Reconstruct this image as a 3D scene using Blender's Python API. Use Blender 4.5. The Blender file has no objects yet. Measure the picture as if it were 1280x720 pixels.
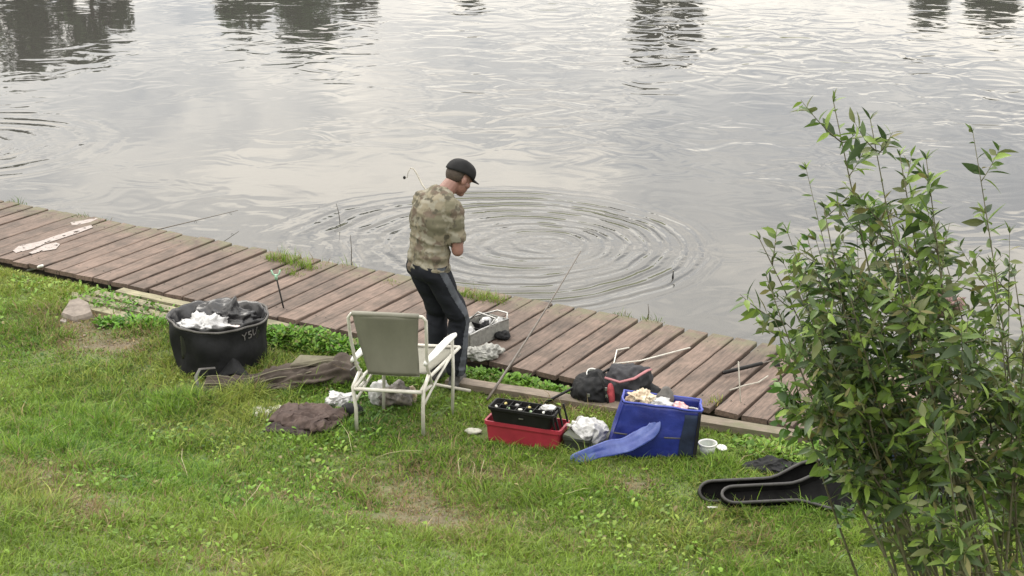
import bpy, bmesh, math, random
import numpy as np
from mathutils import Vector, Matrix, Quaternion, noise as mn
random.seed(7); rng = np.random.default_rng(7)
R = math.radians
sc = bpy.context.scene
COL = sc.collection

# ---------------------------------------------------------------- camera
CAM_H = 4.17; PITCH = R(18.6); FPX = 1960.0
cd = bpy.data.cameras.new('camera'); cam = bpy.data.objects.new('camera', cd); COL.objects.link(cam)
cam.location = (0, 0, CAM_H); cam.rotation_euler = (math.pi/2 - PITCH, 0, 0)
cd.sensor_width = 36; cd.lens = 36*FPX/1280; cd.clip_end = 600; cd.clip_start = 0.1
sc.camera = cam

# ---------------------------------------------------------------- world, sun, exposure
SUN_EL, SUN_AZ = R(48), R(-35)      # azimuth from +Y (view direction) towards +X
w = bpy.data.worlds.new('World'); sc.world = w; w.use_nodes = True
nt = w.node_tree; N = nt.nodes; L = nt.links; N.clear()
out = N.new('ShaderNodeOutputWorld'); bg = N.new('ShaderNodeBackground'); bg.inputs[1].default_value = 0.145
sky = N.new('ShaderNodeTexSky'); sky.sky_type = 'NISHITA'; sky.sun_disc = False
sky.sun_elevation = SUN_EL; sky.sun_rotation = SUN_AZ
tc = N.new('ShaderNodeTexCoord'); sep = N.new('ShaderNodeSeparateXYZ'); L.new(tc.outputs['Generated'], sep.inputs[0])
def wmath(op, a, b=None):
    m = N.new('ShaderNodeMath'); m.operation = op
    for i, v in enumerate((a, b)):
        if v is None: continue
        if isinstance(v, (int, float)): m.inputs[i].default_value = v
        else: L.new(v, m.inputs[i])
    return m.outputs[0]
zz = wmath('ADD', wmath('MAXIMUM', sep.outputs[2], 0.0), 0.13)
cb = N.new('ShaderNodeCombineXYZ'); L.new(wmath('DIVIDE', sep.outputs[0], zz), cb.inputs[0]); L.new(wmath('DIVIDE', sep.outputs[1], zz), cb.inputs[1])
nz = N.new('ShaderNodeTexNoise'); nz.inputs['Scale'].default_value = 1.25; nz.inputs['Detail'].default_value = 5; nz.inputs['Roughness'].default_value = 0.60; nz.inputs['Distortion'].default_value = 0.5
cb.inputs[2].default_value = 5.3
L.new(cb.outputs[0], nz.inputs['Vector'])
cr = N.new('ShaderNodeValToRGB'); L.new(nz.outputs[0], cr.inputs[0])
e = cr.color_ramp.elements
e[0].position = 0.40; e[0].color = (5.6, 5.7, 5.9, 1)
e[1].position = 0.60; e[1].color = (13.2, 12.3, 10.9, 1)
x_ = cr.color_ramp.elements.new(0.5); x_.color = (9.0, 8.7, 8.2, 1)
mx = N.new('ShaderNodeMixRGB'); mx.inputs[0].default_value = 0.93
L.new(sky.outputs[0], mx.inputs[1])
gr = wmath('ADD', wmath('MULTIPLY', wmath('MAXIMUM', sep.outputs[2], 0.0), 1.2), 0.62)      # overcast sky: brighter overhead than at the horizon
gm = N.new('ShaderNodeVectorMath'); gm.operation = 'SCALE'; L.new(cr.outputs[0], gm.inputs[0]); L.new(gr, gm.inputs['Scale']); L.new(gm.outputs[0], mx.inputs[2])
L.new(mx.outputs[0], bg.inputs[0]); L.new(bg.outputs[0], out.inputs[0])
sl = bpy.data.lights.new('sun', 'SUN'); sl.energy = 1.2; sl.angle = R(30); sl.color = (1, .95, .87)
so = bpy.data.objects.new('sun', sl); COL.objects.link(so)
sdir = Vector((math.sin(SUN_AZ)*math.cos(SUN_EL), math.cos(SUN_AZ)*math.cos(SUN_EL), math.sin(SUN_EL)))
so.rotation_euler = (-sdir).to_track_quat('-Z', 'Y').to_euler()
vs = sc.view_settings; vs.view_transform = 'Standard'; vs.look = 'None'; vs.gamma = 1; vs.exposure = 0.72
sc.cycles.use_denoising = True

# ---------------------------------------------------------------- place geometry helpers
WATER_Z = -0.26
def sstep(a, b, x):
    t = np.clip((x-a)/(b-a), 0, 1); return t*t*(3-2*t)
def fbm(x, y, seed=0, octs=3):
    r = np.random.default_rng(seed); T = r.random((64, 64)); x = np.asarray(x, float); y = np.asarray(y, float)
    tot = 0; amp = 1; s = 0
    for o in range(octs):
        xi = np.floor(x).astype(int); yi = np.floor(y).astype(int); fx = x-xi; fy = y-yi
        fx = fx*fx*(3-2*fx); fy = fy*fy*(3-2*fy)
        g = lambda a, b: T[(xi+a) % 64, (yi+b) % 64]
        v = (g(0,0)*(1-fx)+g(1,0)*fx)*(1-fy)+(g(0,1)*(1-fx)+g(1,1)*fx)*fy
        tot = tot+v*amp; s += amp; amp *= .5; x = x*2.03+7.1; y = y*2.03+3.7
    return tot/s
def nof(x, y): return 9.27-(.5*x+.866*y)            # distance from the boardwalk's landward edge, up the bank
def dk(s, n, z=0.0): return Vector((s*.866+(9.27-n)*.5, -s*.5+(9.27-n)*.866, z))   # boardwalk coordinates
def zg(x, y):
    n = nof(x, y)
    z = -0.05-0.03*sstep(.5, 0, n)
    t = np.clip(n-1.9, 0, 100); z = z+np.where(t < 1, .16*t*t, .16+.32*(t-1))
    z = np.where(n > 11, z-(n-11)*.25, z)
    z = z-0.95*sstep(-.1, -1.6, n)-.1*sstep(.25, -.05, n)
    bank = sstep(60, 66, y); z = z+bank*1.7*(n < 0)
    lump = (fbm(x*1.3+50, y*1.3+50, 3)-.5)*.09*sstep(0.5, 1.8, n)
    return z+lump
def ray(px, py):
    dx = (px-640)/FPX; dy = (360-py)/FPX
    return Vector((dx, math.cos(PITCH)+dy*math.sin(PITCH), -math.sin(PITCH)+dy*math.cos(PITCH)))
def PZ(px, py, z=0.0):
    d = ray(px, py); t = (z-CAM_H)/d.z; return Vector((d.x*t, d.y*t, z))
def PY(px, py, Y):
    d = ray(px, py); t = Y/d.y; return Vector((d.x*t, Y, CAM_H+d.z*t))
def G(px, py, dz=0.0):
    z = 0.0
    for i in range(40):
        p = PZ(px, py, z); z = z*.4+.6*(float(zg(p.x, p.y))+dz)
    return PZ(px, py, z)
def onground(x, y, dz=0): return Vector((x, y, float(zg(x, y))+dz))

# ---------------------------------------------------------------- materials
def new_mat(name):
    m = bpy.data.materials.new(name); m.use_nodes = True; return m, m.node_tree, m.node_tree.nodes['Principled BSDF']
def mat(name, c1, c2=None, scale=20, rough=.7, bump=.0, bscale=60, metal=0, stretch=(1, 1, 1), coat=0, spec=.5, transm=0, objvar=0, detail=5, alpha=1):
    m, t, b = new_mat(name); n = t.nodes; l = t.links
    b.inputs['Roughness'].default_value = rough; b.inputs['Metallic'].default_value = metal
    b.inputs['Specular IOR Level'].default_value = spec; b.inputs['Transmission Weight'].default_value = transm
    b.inputs['Alpha'].default_value = alpha
    c2 = c2 or tuple(v*.8 for v in c1)
    co = n.new('ShaderNodeTexCoord'); mp = n.new('ShaderNodeMapping'); mp.inputs['Scale'].default_value = stretch
    l.new(co.outputs['Object'], mp.inputs[0])
    a = n.new('ShaderNodeTexNoise'); a.inputs['Scale'].default_value = scale; a.inputs['Detail'].default_value = detail; a.inputs['Roughness'].default_value = .6
    l.new(mp.outputs[0], a.inputs['Vector'])
    r = n.new('ShaderNodeValToRGB'); l.new(a.outputs[0], r.inputs[0])
    r.color_ramp.elements[0].position = .35; r.color_ramp.elements[0].color = (*c2, 1)
    r.color_ramp.elements[1].position = .65; r.color_ramp.elements[1].color = (*c1, 1)
    src = r.outputs[0]
    if objvar:
        oi = n.new('ShaderNodeObjectInfo'); h = n.new('ShaderNodeHueSaturation')
        mr = n.new('ShaderNodeMapRange'); l.new(oi.outputs['Random'], mr.inputs[0]); mr.inputs[3].default_value = 1-objvar; mr.inputs[4].default_value = 1+objvar
        l.new(mr.outputs[0], h.inputs['Value']); l.new(src, h.inputs['Color']); src = h.outputs[0]
    l.new(src, b.inputs['Base Color'])
    if bump:
        k = n.new('ShaderNodeTexNoise'); k.inputs['Scale'].default_value = bscale; k.inputs['Detail'].default_value = 4; l.new(mp.outputs[0], k.inputs['Vector'])
        bp = n.new('ShaderNodeBump'); bp.inputs['Strength'].default_value = 1; bp.inputs['Distance'].default_value = bump
        l.new(k.outputs[0], bp.inputs['Height']); l.new(bp.outputs[0], b.inputs['Normal'])
    return m
def leaf_mat(name, trans=.35, rough=.5, attr='col'):
    m, t, b = new_mat(name); n = t.nodes; l = t.links
    a = n.new('ShaderNodeAttribute'); a.attribute_name = attr
    l.new(a.outputs['Color'], b.inputs['Base Color']); b.inputs['Roughness'].default_value = rough; b.inputs['Specular IOR Level'].default_value = .3
    tr = n.new('ShaderNodeBsdfTranslucent'); l.new(a.outputs['Color'], tr.inputs[0])
    mxs = n.new('ShaderNodeMixShader'); mxs.inputs[0].default_value = trans
    l.new(b.outputs[0], mxs.inputs[1]); l.new(tr.outputs[0], mxs.inputs[2]); l.new(mxs.outputs[0], n['Material Output'].inputs[0])
    return m
M = {}
M['grass'] = leaf_mat('grass_blades', .3, .55)
M['leaf'] = leaf_mat('shrub_leaves', .30, .36)
M['farleaf'] = leaf_mat('far_leaves', .15, .7)
M['bark'] = mat('bark', (.07,.055,.04), (.03,.025,.02), 30, .9, .002, 80)
M['twig'] = mat('green_twig', (.10,.10,.05), (.06,.05,.03), 30, .7)
M['white_metal'] = mat('white_paint', (.56,.55,.50), (.44,.42,.37), 14, .45, .0003, 90)
M['white_plastic'] = mat('white_plastic', (.66,.66,.64), (.58,.58,.56), 10, .35)
M['chair_fabric'] = mat('chair_fabric', (.225,.22,.185), (.18,.175,.145), 5, .9, .0008, 400, stretch=(1,1,.3))
M['bag_white'] = mat('bag_film', (.46,.46,.46), (.30,.30,.30), 25, .35, .004, 35)
M['black_fabric'] = mat('black_fabric', (.014,.0145,.016), (.008,.0085,.009), 12, .75, .002, 40, spec=.18)
M['black_plastic'] = mat('black_plastic', (.014,.014,.014), (.008,.008,.008), 12, .5, spec=.18)
M['bin_film'] = mat('bin_film', (.025,.025,.027), (.014,.014,.015), 12, .3, .004, 26)
M['brown_fabric'] = mat('brown_fabric', (.072,.058,.048), (.038,.031,.026), 7, .9, .004, 26, spec=.18)
M['mauve_fabric'] = mat('mauve_fabric', (.088,.064,.056), (.045,.033,.030), 9, .9, .004, 30, spec=.18)
M['olive_fabric'] = mat('olive_fabric', (.16,.15,.105), (.11,.10,.075), 9, .9, .002, 50, spec=.18)
M['red_plastic'] = mat('red_plastic', (.30,.025,.045), (.22,.020,.034), 8, .42, .0005, 60)
M['red_fabric'] = mat('red_fabric', (.32,.04,.05), (.22,.03,.04), 12, .8, .002, 50)
M['pink_trim'] = mat('pink_trim', (.30,.12,.13), (.2,.08,.09), 12, .8)
M['blue_fabric'] = mat('blue_fabric', (.020,.034,.235), (.008,.013,.12), 5, .45, .004, 22)
M['blue_light'] = mat('blue_film', (.085,.12,.34), (.035,.055,.24), 10, .28, .003, 20)
M['navy'] = mat('navy_fabric', (.02,.03,.06), (.012,.016,.03), 9, .8, .003, 30, spec=.18)
M['grey_fabric'] = mat('grey_fabric', (.12,.115,.11), (.08,.076,.072), 9, .9, .003, 40, spec=.18)
M['tan_fabric'] = mat('tan_fabric', (.55,.47,.36), (.22,.16,.11), 14, .85, .006, 40)
M['pale_cloth'] = mat('pale_cloth', (.46,.46,.39), (.3,.3,.24), 14, .85, .004, 40)
M['green_plastic'] = mat('green_plastic', (.25,.42,.30), (.2,.33,.24), 14, .5)
M['rod'] = mat('rod_blank', (.10,.08,.06), (.05,.04,.032), 20, .35)
M['rod_pale'] = mat('rod_pale', (.36,.34,.29), (.27,.25,.21), 20, .35)
M['metal'] = mat('grey_metal', (.35,.35,.34), (.22,.22,.21), 20, .35, metal=.8)
M['net'] = mat('grey_mesh', (.21,.21,.19), (.13,.13,.12), 30, .6, .002, 80)
M['clear'] = mat('cloudy_plastic', (.55,.58,.54), (.45,.48,.44), 20, .25, alpha=.62)
M['camo'] = None
M['trousers'] = mat('trouser_cloth', (.014,.016,.021), (.008,.009,.013), 5, .85, .003, 20, spec=.18)
M['stripe'] = mat('stripe_cloth', (.065,.073,.088), (.036,.041,.052), 20, .75)
M['skin'] = mat('skin', (.23,.12,.095), (.17,.088,.068), 14, .5, .0005, 90)
M['hair'] = mat('hair', (.055,.038,.028), (.03,.021,.016), 60, .7, .002, 200)
M['cap'] = mat('cap_cloth', (.018,.018,.019), (.010,.010,.011), 9, .85, .001, 100, spec=.18)
M['shoe'] = mat('shoe', (.03,.028,.026), (.015,.014,.014), 12, .7)
M['stone'] = mat('stone', (.20,.17,.145), (.12,.10,.085), 16, .9, .006, 24)
M['card'] = mat('pale_board', (.5,.42,.36), (.38,.30,.26), 8, .9, .002, 40)
M['paint'] = mat('spilled_paint', (.30,.262,.245), (.22,.19,.175), 24, .7, .001, 60)
M['seed'] = mat('dry_seed_head', (.40,.27,.25), (.2,.13,.12), 40, .9, .01, 60)

_t = M['paint'].node_tree; _n = _t.nodes.new('ShaderNodeTexNoise'); _n.inputs['Scale'].default_value = 16; _n.inputs['Detail'].default_value = 6
_m = _t.nodes.new('ShaderNodeMapRange'); _m.inputs[1].default_value = .35; _m.inputs[2].default_value = .43
_g = _t.nodes.new('ShaderNodeTexCoord'); _t.links.new(_g.outputs['Object'], _n.inputs['Vector']); _t.links.new(_n.outputs[0], _m.inputs[0]); _t.links.new(_m.outputs[0], _t.nodes['Principled BSDF'].inputs['Alpha'])
def camo_mat():
    m, t, b = new_mat('camouflage_cloth'); n = t.nodes; l = t.links
    co = n.new('ShaderNodeTexCoord'); src = None
    base = n.new('ShaderNodeRGB'); base.outputs[0].default_value = (.175, .155, .112, 1); src = base.outputs[0]
    for k, (sc_, off, th, c) in enumerate(((9, 0, .50, (.115,.107,.075)), (12, 5, .55, (.10,.078,.06)), (15, 11, .56, (.20,.188,.15)), (19, 17, .60, (.07,.064,.048)))):
        mp = n.new('ShaderNodeMapping'); mp.inputs['Location'].default_value = (off, off*.7, -off); l.new(co.outputs['Object'], mp.inputs[0])
        a = n.new('ShaderNodeTexNoise'); a.inputs['Scale'].default_value = sc_; a.inputs['Detail'].default_value = 3; l.new(mp.outputs[0], a.inputs['Vector'])
        q = n.new('ShaderNodeMapRange'); q.inputs[1].default_value = th-.03; q.inputs[2].default_value = th+.05; l.new(a.outputs[0], q.inputs[0])
        x = n.new('ShaderNodeMixRGB'); l.new(q.outputs[0], x.inputs[0]); l.new(src, x.inputs[1]); x.inputs[2].default_value = (*c, 1); src = x.outputs[0]
    l.new(src, b.inputs['Base Color']); b.inputs['Roughness'].default_value = .9; b.inputs['Specular IOR Level'].default_value = .2
    return m
M['camo'] = camo_mat()

def wood_mat(name, c1, c2, green=.0):
    m, t, b = new_mat(name); n = t.nodes; l = t.links
    co = n.new('ShaderNodeTexCoord'); oi = n.new('ShaderNodeObjectInfo')
    ad = n.new('ShaderNodeVectorMath'); ad.operation = 'ADD'
    sc_ = n.new('ShaderNodeVectorMath'); sc_.operation = 'SCALE'; sc_.inputs[0].default_value = (3, 5, 7)
    l.new(oi.outputs['Random'], sc_.inputs['Scale']); l.new(co.outputs['Object'], ad.inputs[0]); l.new(sc_.outputs[0], ad.inputs[1])
    mp = n.new('ShaderNodeMapping'); mp.inputs['Scale'].default_value = (1, 9, 9); l.new(ad.outputs[0], mp.inputs[0])
    a = n.new('ShaderNodeTexNoise'); a.inputs['Scale'].default_value = 5.5; a.inputs['Detail'].default_value = 8; a.inputs['Roughness'].default_value = .68; l.new(mp.outputs[0], a.inputs['Vector'])
    r = n.new('ShaderNodeValToRGB'); l.new(a.outputs[0], r.inputs[0])
    r.color_ramp.elements[0].position = .34; r.color_ramp.elements[0].color = (*c2, 1)
    r.color_ramp.elements[1].position = .66; r.color_ramp.elements[1].color = (*c1, 1)
    s = n.new('ShaderNodeTexNoise'); s.inputs['Scale'].default_value = 3.3; s.inputs['Detail'].default_value = 6; s.inputs['Roughness'].default_value = .7; l.new(ad.outputs[0], s.inputs['Vector'])
    r2 = n.new('ShaderNodeValToRGB'); l.new(s.outputs[0], r2.inputs[0])
    r2.color_ramp.elements[0].position = .38; r2.color_ramp.elements[0].color = (.52, .52, .49, 1)
    r2.color_ramp.elements[1].position = .62; r2.color_ramp.elements[1].color = (1.12, 1.1, 1.08, 1)
    mu = n.new('ShaderNodeMixRGB'); mu.blend_type = 'MULTIPLY'; mu.inputs[0].default_value = .85; l.new(r.outputs[0], mu.inputs[1]); l.new(r2.outputs[0], mu.inputs[2])
    mp2 = n.new('ShaderNodeMapping'); mp2.inputs['Scale'].default_value = (1.1, 42, 10); l.new(ad.outputs[0], mp2.inputs[0])
    cr_ = n.new('ShaderNodeTexNoise'); cr_.inputs['Scale'].default_value = 2.2; cr_.inputs['Detail'].default_value = 2; l.new(mp2.outputs[0], cr_.inputs['Vector'])
    c3 = n.new('ShaderNodeMapRange'); c3.inputs[1].default_value = .66; c3.inputs[2].default_value = .70; c3.inputs[4].default_value = .75; l.new(cr_.outputs[0], c3.inputs[0])
    cm = n.new('ShaderNodeMixRGB'); l.new(c3.outputs[0], cm.inputs[0]); l.new(mu.outputs[0], cm.inputs[1]); cm.inputs[2].default_value = (.03, .024, .02, 1); mu = cm
    h = n.new('ShaderNodeHueSaturation'); mr = n.new('ShaderNodeMapRange'); l.new(oi.outputs['Random'], mr.inputs[0]); mr.inputs[3].default_value = .87; mr.inputs[4].default_value = 1.13
    l.new(mr.outputs[0], h.inputs['Value']); l.new(mu.outputs[0], h.inputs['Color'])
    src = h.outputs[0]
    # mossy water-side end of each board
    sx = n.new('ShaderNodeSeparateXYZ'); l.new(co.outputs['Object'], sx.inputs[0])
    g1 = n.new('ShaderNodeMapRange'); l.new(sx.outputs[0], g1.inputs[0]); g1.inputs[1].default_value = .35; g1.inputs[2].default_value = .68
    g2 = n.new('ShaderNodeMath'); g2.operation = 'MULTIPLY'; l.new(g1.outputs[0], g2.inputs[0])
    ms = n.new('ShaderNodeTexNoise'); ms.inputs['Scale'].default_value = 9; ms.inputs['Detail'].default_value = 5; l.new(ad.outputs[0], ms.inputs['Vector'])
    g3 = n.new('ShaderNodeMapRange'); l.new(ms.outputs[0], g3.inputs[0]); g3.inputs[1].default_value = .38; g3.inputs[2].default_value = .6
    l.new(g3.outputs[0], g2.inputs[1])
    g4 = n.new('ShaderNodeMixRGB'); l.new(g2.outputs[0], g4.inputs[0]); l.new(src, g4.inputs[1]); g4.inputs[2].default_value = (.10, .095, .055, 1)
    src = g4.outputs[0]
    l.new(src, b.inputs['Base Color']); b.inputs['Roughness'].default_value = .82
    bp = n.new('ShaderNodeBump'); bp.inputs['Distance'].default_value = .004; l.new(a.outputs[0], bp.inputs['Height']); l.new(bp.outputs[0], b.inputs['Normal'])
    return m
M['plank'] = wood_mat('weathered_plank', (.162,.115,.092), (.072,.051,.040))
M['beam'] = wood_mat('grey_beam', (.19,.155,.12), (.10,.08,.062))
M['step'] = wood_mat('greenish_slat', (.25,.235,.15), (.14,.125,.08))
M['wet_wood'] = mat('wet_wood', (.07,.055,.045), (.035,.03,.025), 12, .7, .003, 40)

def soil_mat():
    m, t, b = new_mat('soil'); n = t.nodes; l = t.links
    co = n.new('ShaderNodeTexCoord')
    a = n.new('ShaderNodeTexNoise'); a.inputs['Scale'].default_value = 9; a.inputs['Detail'].default_value = 8; l.new(co.outputs['Object'], a.inputs['Vector'])
    r = n.new('ShaderNodeValToRGB'); l.new(a.outputs[0], r.inputs[0])
    r.color_ramp.elements[0].position = .3; r.color_ramp.elements[0].color = (.055,.045,.025, 1)
    r.color_ramp.elements[1].position = .7; r.color_ramp.elements[1].color = (.15,.115,.075, 1)
    at_ = n.new('ShaderNodeAttribute'); at_.attribute_name = 'green'
    mi = n.new('ShaderNodeMixRGB'); l.new(at_.outputs['Fac'], mi.inputs[0]); l.new(r.outputs[0], mi.inputs[1]); mi.inputs[2].default_value = (.085,.12,.03, 1)
    l.new(mi.outputs[0], b.inputs['Base Color']); b.inputs['Roughness'].default_value = .95
    k = n.new('ShaderNodeTexNoise'); k.inputs['Scale'].default_value = 60; k.inputs['Detail'].default_value = 5; l.new(co.outputs['Object'], k.inputs['Vector'])
    bp = n.new('ShaderNodeBump'); bp.inputs['Distance'].default_value = .012; l.new(k.outputs[0], bp.inputs['Height']); l.new(bp.outputs[0], b.inputs['Normal'])
    return m
M['soil'] = soil_mat()

RC = PZ(688, 306, WATER_Z)
RIP = [(RC.x, RC.y, 1.92, .176, .0050, .27), (-6.6, 18.6, 1.8, .34, .0026, 0)]   # ring systems: x, y, reach, wavelength, height
def water_mat():

    m, t, b = new_mat('water'); n = t.nodes; l = t.links
    def mt(op, a, bb=None, c=None):
        q = n.new('ShaderNodeMath'); q.operation = op
        for i, v in enumerate((a, bb, c)):
            if v is None: continue
            if isinstance(v, (int, float)): q.inputs[i].default_value = v
            else: l.new(v, q.inputs[i])
        return q.outputs[0]
    def mrange(v, a0, a1, b0, b1):
        q = n.new('ShaderNodeMapRange'); l.new(v, q.inputs[0])
        for i, x in zip((1,2,3,4), (a0,a1,b0,b1)): q.inputs[i].default_value = x
        return q.outputs[0]
    co = n.new('ShaderNodeTexCoord')
    def noi(scale, detail=2, dist=0, st=(1,1,1), rot=0, rough=.5):
        mp = n.new('ShaderNodeMapping'); mp.inputs['Scale'].default_value = st; mp.inputs['Rotation'].default_value = (0,0,rot); l.new(co.outputs['Object'], mp.inputs[0])
        q = n.new('ShaderNodeTexNoise'); q.noise_dimensions = '2D'; q.inputs['Scale'].default_value = scale; q.inputs['Detail'].default_value = detail; q.inputs['Distortion'].default_value = dist; q.inputs['Roughness'].default_value = rough
        l.new(mp.outputs[0], q.inputs['Vector']); return q.outputs[0]
    sx = n.new('ShaderNodeSeparateXYZ'); l.new(co.outputs['Object'], sx.inputs[0]); X, Y = sx.outputs[0], sx.outputs[1]
    # gentle swell, calmer on the left, livelier to the right and far away
    lively = mrange(mt('ADD', X, mt('MULTIPLY', Y, .12)), -1.5, 6.5, .20, .85)
    far = mrange(Y, 15, 30, 0, 1)
    patch = mrange(noi(.22, 3, .6), .42, .62, .25, 1.1)
    amp = mt('MULTIPLY', mt('ADD', lively, mt('MULTIPLY', far, .12)), patch)
    h1 = mt('MULTIPLY', mt('SUBTRACT', noi(1.7, 1.8, .6, st=(.9,1,1), rot=.35), .5), .027)
    h2 = mt('MULTIPLY', mt('SUBTRACT', noi(4.0, 1.0, .4, st=(.9,1,1), rot=-.2), .5), .0016)
    H = mt('MULTIPLY', mt('ADD', h1, h2), amp)
    warp = mt('MULTIPLY', mt('SUBTRACT', noi(1.3, 2), .5), .35)
    warp2 = mt('MULTIPLY', mt('SUBTRACT', noi(3.6, 2), .5), .10)
    brk = mrange(noi(1.2, 2, .4), .36, .60, .25, 1.35)
    for (cx, cy, reach, lam, a, skew) in RIP:
        dx = mt('SUBTRACT', X, cx); dy = mt('SUBTRACT', Y, cy)
        r = mt('SQRT', mt('ADD', mt('MULTIPLY', dx, dx), mt('MULTIPLY', dy, dy)))
        r = mt('ADD', r, mt('MULTIPLY', dx, skew))
        rr = mt('ADD', r, mt('ADD', mt('MULTIPLY', warp, .36), mt('MULTIPLY', warp2, .45)))
        env = mt('MULTIPLY', mrange(rr, reach-.30, reach+.22, 1, 0), mrange(rr, 0, reach, .55, .95))
        s1 = mt('SINE', mt('MULTIPLY', rr, 2*math.pi/lam))
        s2 = mt('MULTIPLY', mt('SINE', mt('MULTIPLY', rr, 2*math.pi/(lam*.57))), .42)
        # chop from the disturbed middle
        ch = mt('MULTIPLY', mt('SUBTRACT', noi(9.5, 2.5, .4, st=(.6,1,1)), .5), mrange(rr, 0, reach*.8, 1.5, .08))
        hh = mt('MULTIPLY', mt('MULTIPLY', mt('ADD', mt('MULTIPLY', mt('ADD', s1, s2), brk), ch), env), a)
        H = mt('ADD', H, hh)
    bp = n.new('ShaderNodeBump'); bp.inputs['Distance'].default_value = 1.0; bp.inputs['Strength'].default_value = 1.0
    l.new(H, bp.inputs['Height']); l.new(bp.outputs[0], b.inputs['Normal'])
    b.inputs['Base Color'].default_value = (.050,.049,.045, 1); b.inputs['Roughness'].default_value = .025; b.inputs['IOR'].default_value = 1.333
    b.inputs['Specular IOR Level'].default_value = .5
    return m
M['water'] = water_mat()
M['soil_crumb'] = mat('soil_crumb', (.16,.13,.095), (.09,.07,.05), 30, .95)

# ---------------------------------------------------------------- mesh helpers
def mesh_obj(name, V, F, m, parent=None, smooth=True, mats=None, midx=None):
    me = bpy.data.meshes.new(name); me.from_pydata([tuple(v) for v in V], [], F); me.update()
    for mm in (mats or [m]): me.materials.append(mm)
    if midx is not None: me.polygons.foreach_set('material_index', midx)
    if smooth: me.polygons.foreach_set('use_smooth', [True]*len(me.polygons))
    o = bpy.data.objects.new(name, me); COL.objects.link(o)
    if parent: o.parent = parent
    return o
def tag(o, label=None, cat=None, group=None, kind=None):
    for k, v in (('label', label), ('category', cat), ('group', group), ('kind', kind)):
        if v: o[k] = v
    return o
def empty(name, loc, label, cat, rz=0, group=None):
    o = bpy.data.objects.new(name, None); COL.objects.link(o); o.location = loc; o.rotation_euler = (0, 0, rz); o.empty_display_size = .1
    return tag(o, label, cat, group)
class MB:
    def __init__(s): s.V = []; s.F = []
    def add(s, V, F):
        k = len(s.V); s.V += [Vector(v) for v in V]; s.F += [tuple(i+k for i in f) for f in F]; return s
    def box(s, c, d, rot=None, taper=None, jit=0):
        c = Vector(c); x, y, z = (v/2 for v in d); V = []
        for sz in (-1, 1):
            for sx, sy in ((-1,-1),(1,-1),(1,1),(-1,1)):
                t = 1 if (sz > 0 or not taper) else taper
                v = Vector((sx*x*t, sy*y*t, sz*z))
                if jit: v += Vector([random.uniform(-jit, jit) for _ in range(3)])
                if rot: v = rot @ v
                V.append(c+v)
        return s.add(V, [(3,2,1,0),(4,5,6,7),(0,1,5,4),(1,2,6,5),(2,3,7,6),(3,0,4,7)])
    def tube(s, pts, r, seg=8, caps=True, flat=1.0, up=None):
        pts = [Vector(p) for p in pts]; n = len(pts); rs = r if isinstance(r, (list, tuple)) else [r]*n
        V = []; F = []; prev = None
        for i, p in enumerate(pts):
            t = (pts[min(i+1, n-1)]-pts[max(i-1, 0)]).normalized()
            if prev is None:
                u = Vector(up) if up else (Vector((0,0,1)) if abs(t.z) < .9 else Vector((1,0,0)))
                a = (u-t*u.dot(t)).normalized()
            else: a = (prev-t*prev.dot(t)).normalized()
            prev = a; b = t.cross(a)
            for k in range(seg):
                q = 2*math.pi*k/seg; V.append(p+(a*math.cos(q)*flat+b*math.sin(q))*rs[i])
        for i in range(n-1):
            for k in range(seg):
                k2 = (k+1) % seg; F.append((i*seg+k, i*seg+k2, (i+1)*seg+k2, (i+1)*seg+k))
        if caps: F.append(tuple(range(seg-1, -1, -1))); F.append(tuple((n-1)*seg+k for k in range(seg)))
        return s.add(V, F)
    def lathe(s, prof, c=(0,0,0), seg=32, axis=None):
        V = []; F = []; q = Vector((0,0,1)).rotation_difference(Vector(axis)) if axis else None
        for r, z in prof:
            for k in range(seg):
                a = 2*math.pi*k/seg; v = Vector((r*math.cos(a), r*math.sin(a), z))
                V.append((q @ v if q else v)+Vector(c))
        for i in range(len(prof)-1):
            for k in range(seg):
                k2 = (k+1) % seg; F.append((i*seg+k, i*seg+k2, (i+1)*seg+k2, (i+1)*seg+k))
        return s.add(V, F)
    def ball(s, c, r, sub=3, rot=None):
        bm = bmesh.new(); bmesh.ops.create_icosphere(bm, subdivisions=sub, radius=1)
        r = (r, r, r) if isinstance(r, (int, float)) else r
        V = []
        for v in bm.verts:
            q = Vector((v.co.x*r[0], v.co.y*r[1], v.co.z*r[2]))
            V.append((rot @ q if rot else q)+Vector(c))
        F = [tuple(v.index for v in f.verts) for f in bm.faces]; bm.free()
        return s.add(V, F)
    def grid(s, fn, nu, nv, thick=0):
        V = [Vector(fn(i/nu, j/nv)) for i in range(nu+1) for j in range(nv+1)]
        F = [(i*(nv+1)+j, (i+1)*(nv+1)+j, (i+1)*(nv+1)+j+1, i*(nv+1)+j+1) for i in range(nu) for j in range(nv)]
        if thick:
            K = len(V); V2 = [v-Vector((0,0,thick)) for v in V]; F2 = [tuple(i+K for i in reversed(f)) for f in F]
            def idx(i, j): return i*(nv+1)+j
            rim = [idx(i, 0) for i in range(nu)]+[idx(nu, j) for j in range(nv)]+[idx(i, nv) for i in range(nu, 0, -1)]+[idx(0, j) for j in range(nv, 0, -1)]
            F3 = [(rim[(k+1) % len(rim)], rim[k], rim[k]+K, rim[(k+1) % len(rim)]+K) for k in range(len(rim))]
            V += V2; F = F+F2+F3
        return s.add(V, F)
    def move(s, f): s.V = [f(v) for v in s.V]; return s
    def build(s, name, m, parent=None, smooth=True): return mesh_obj(name, s.V, s.F, m, parent, smooth)
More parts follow.
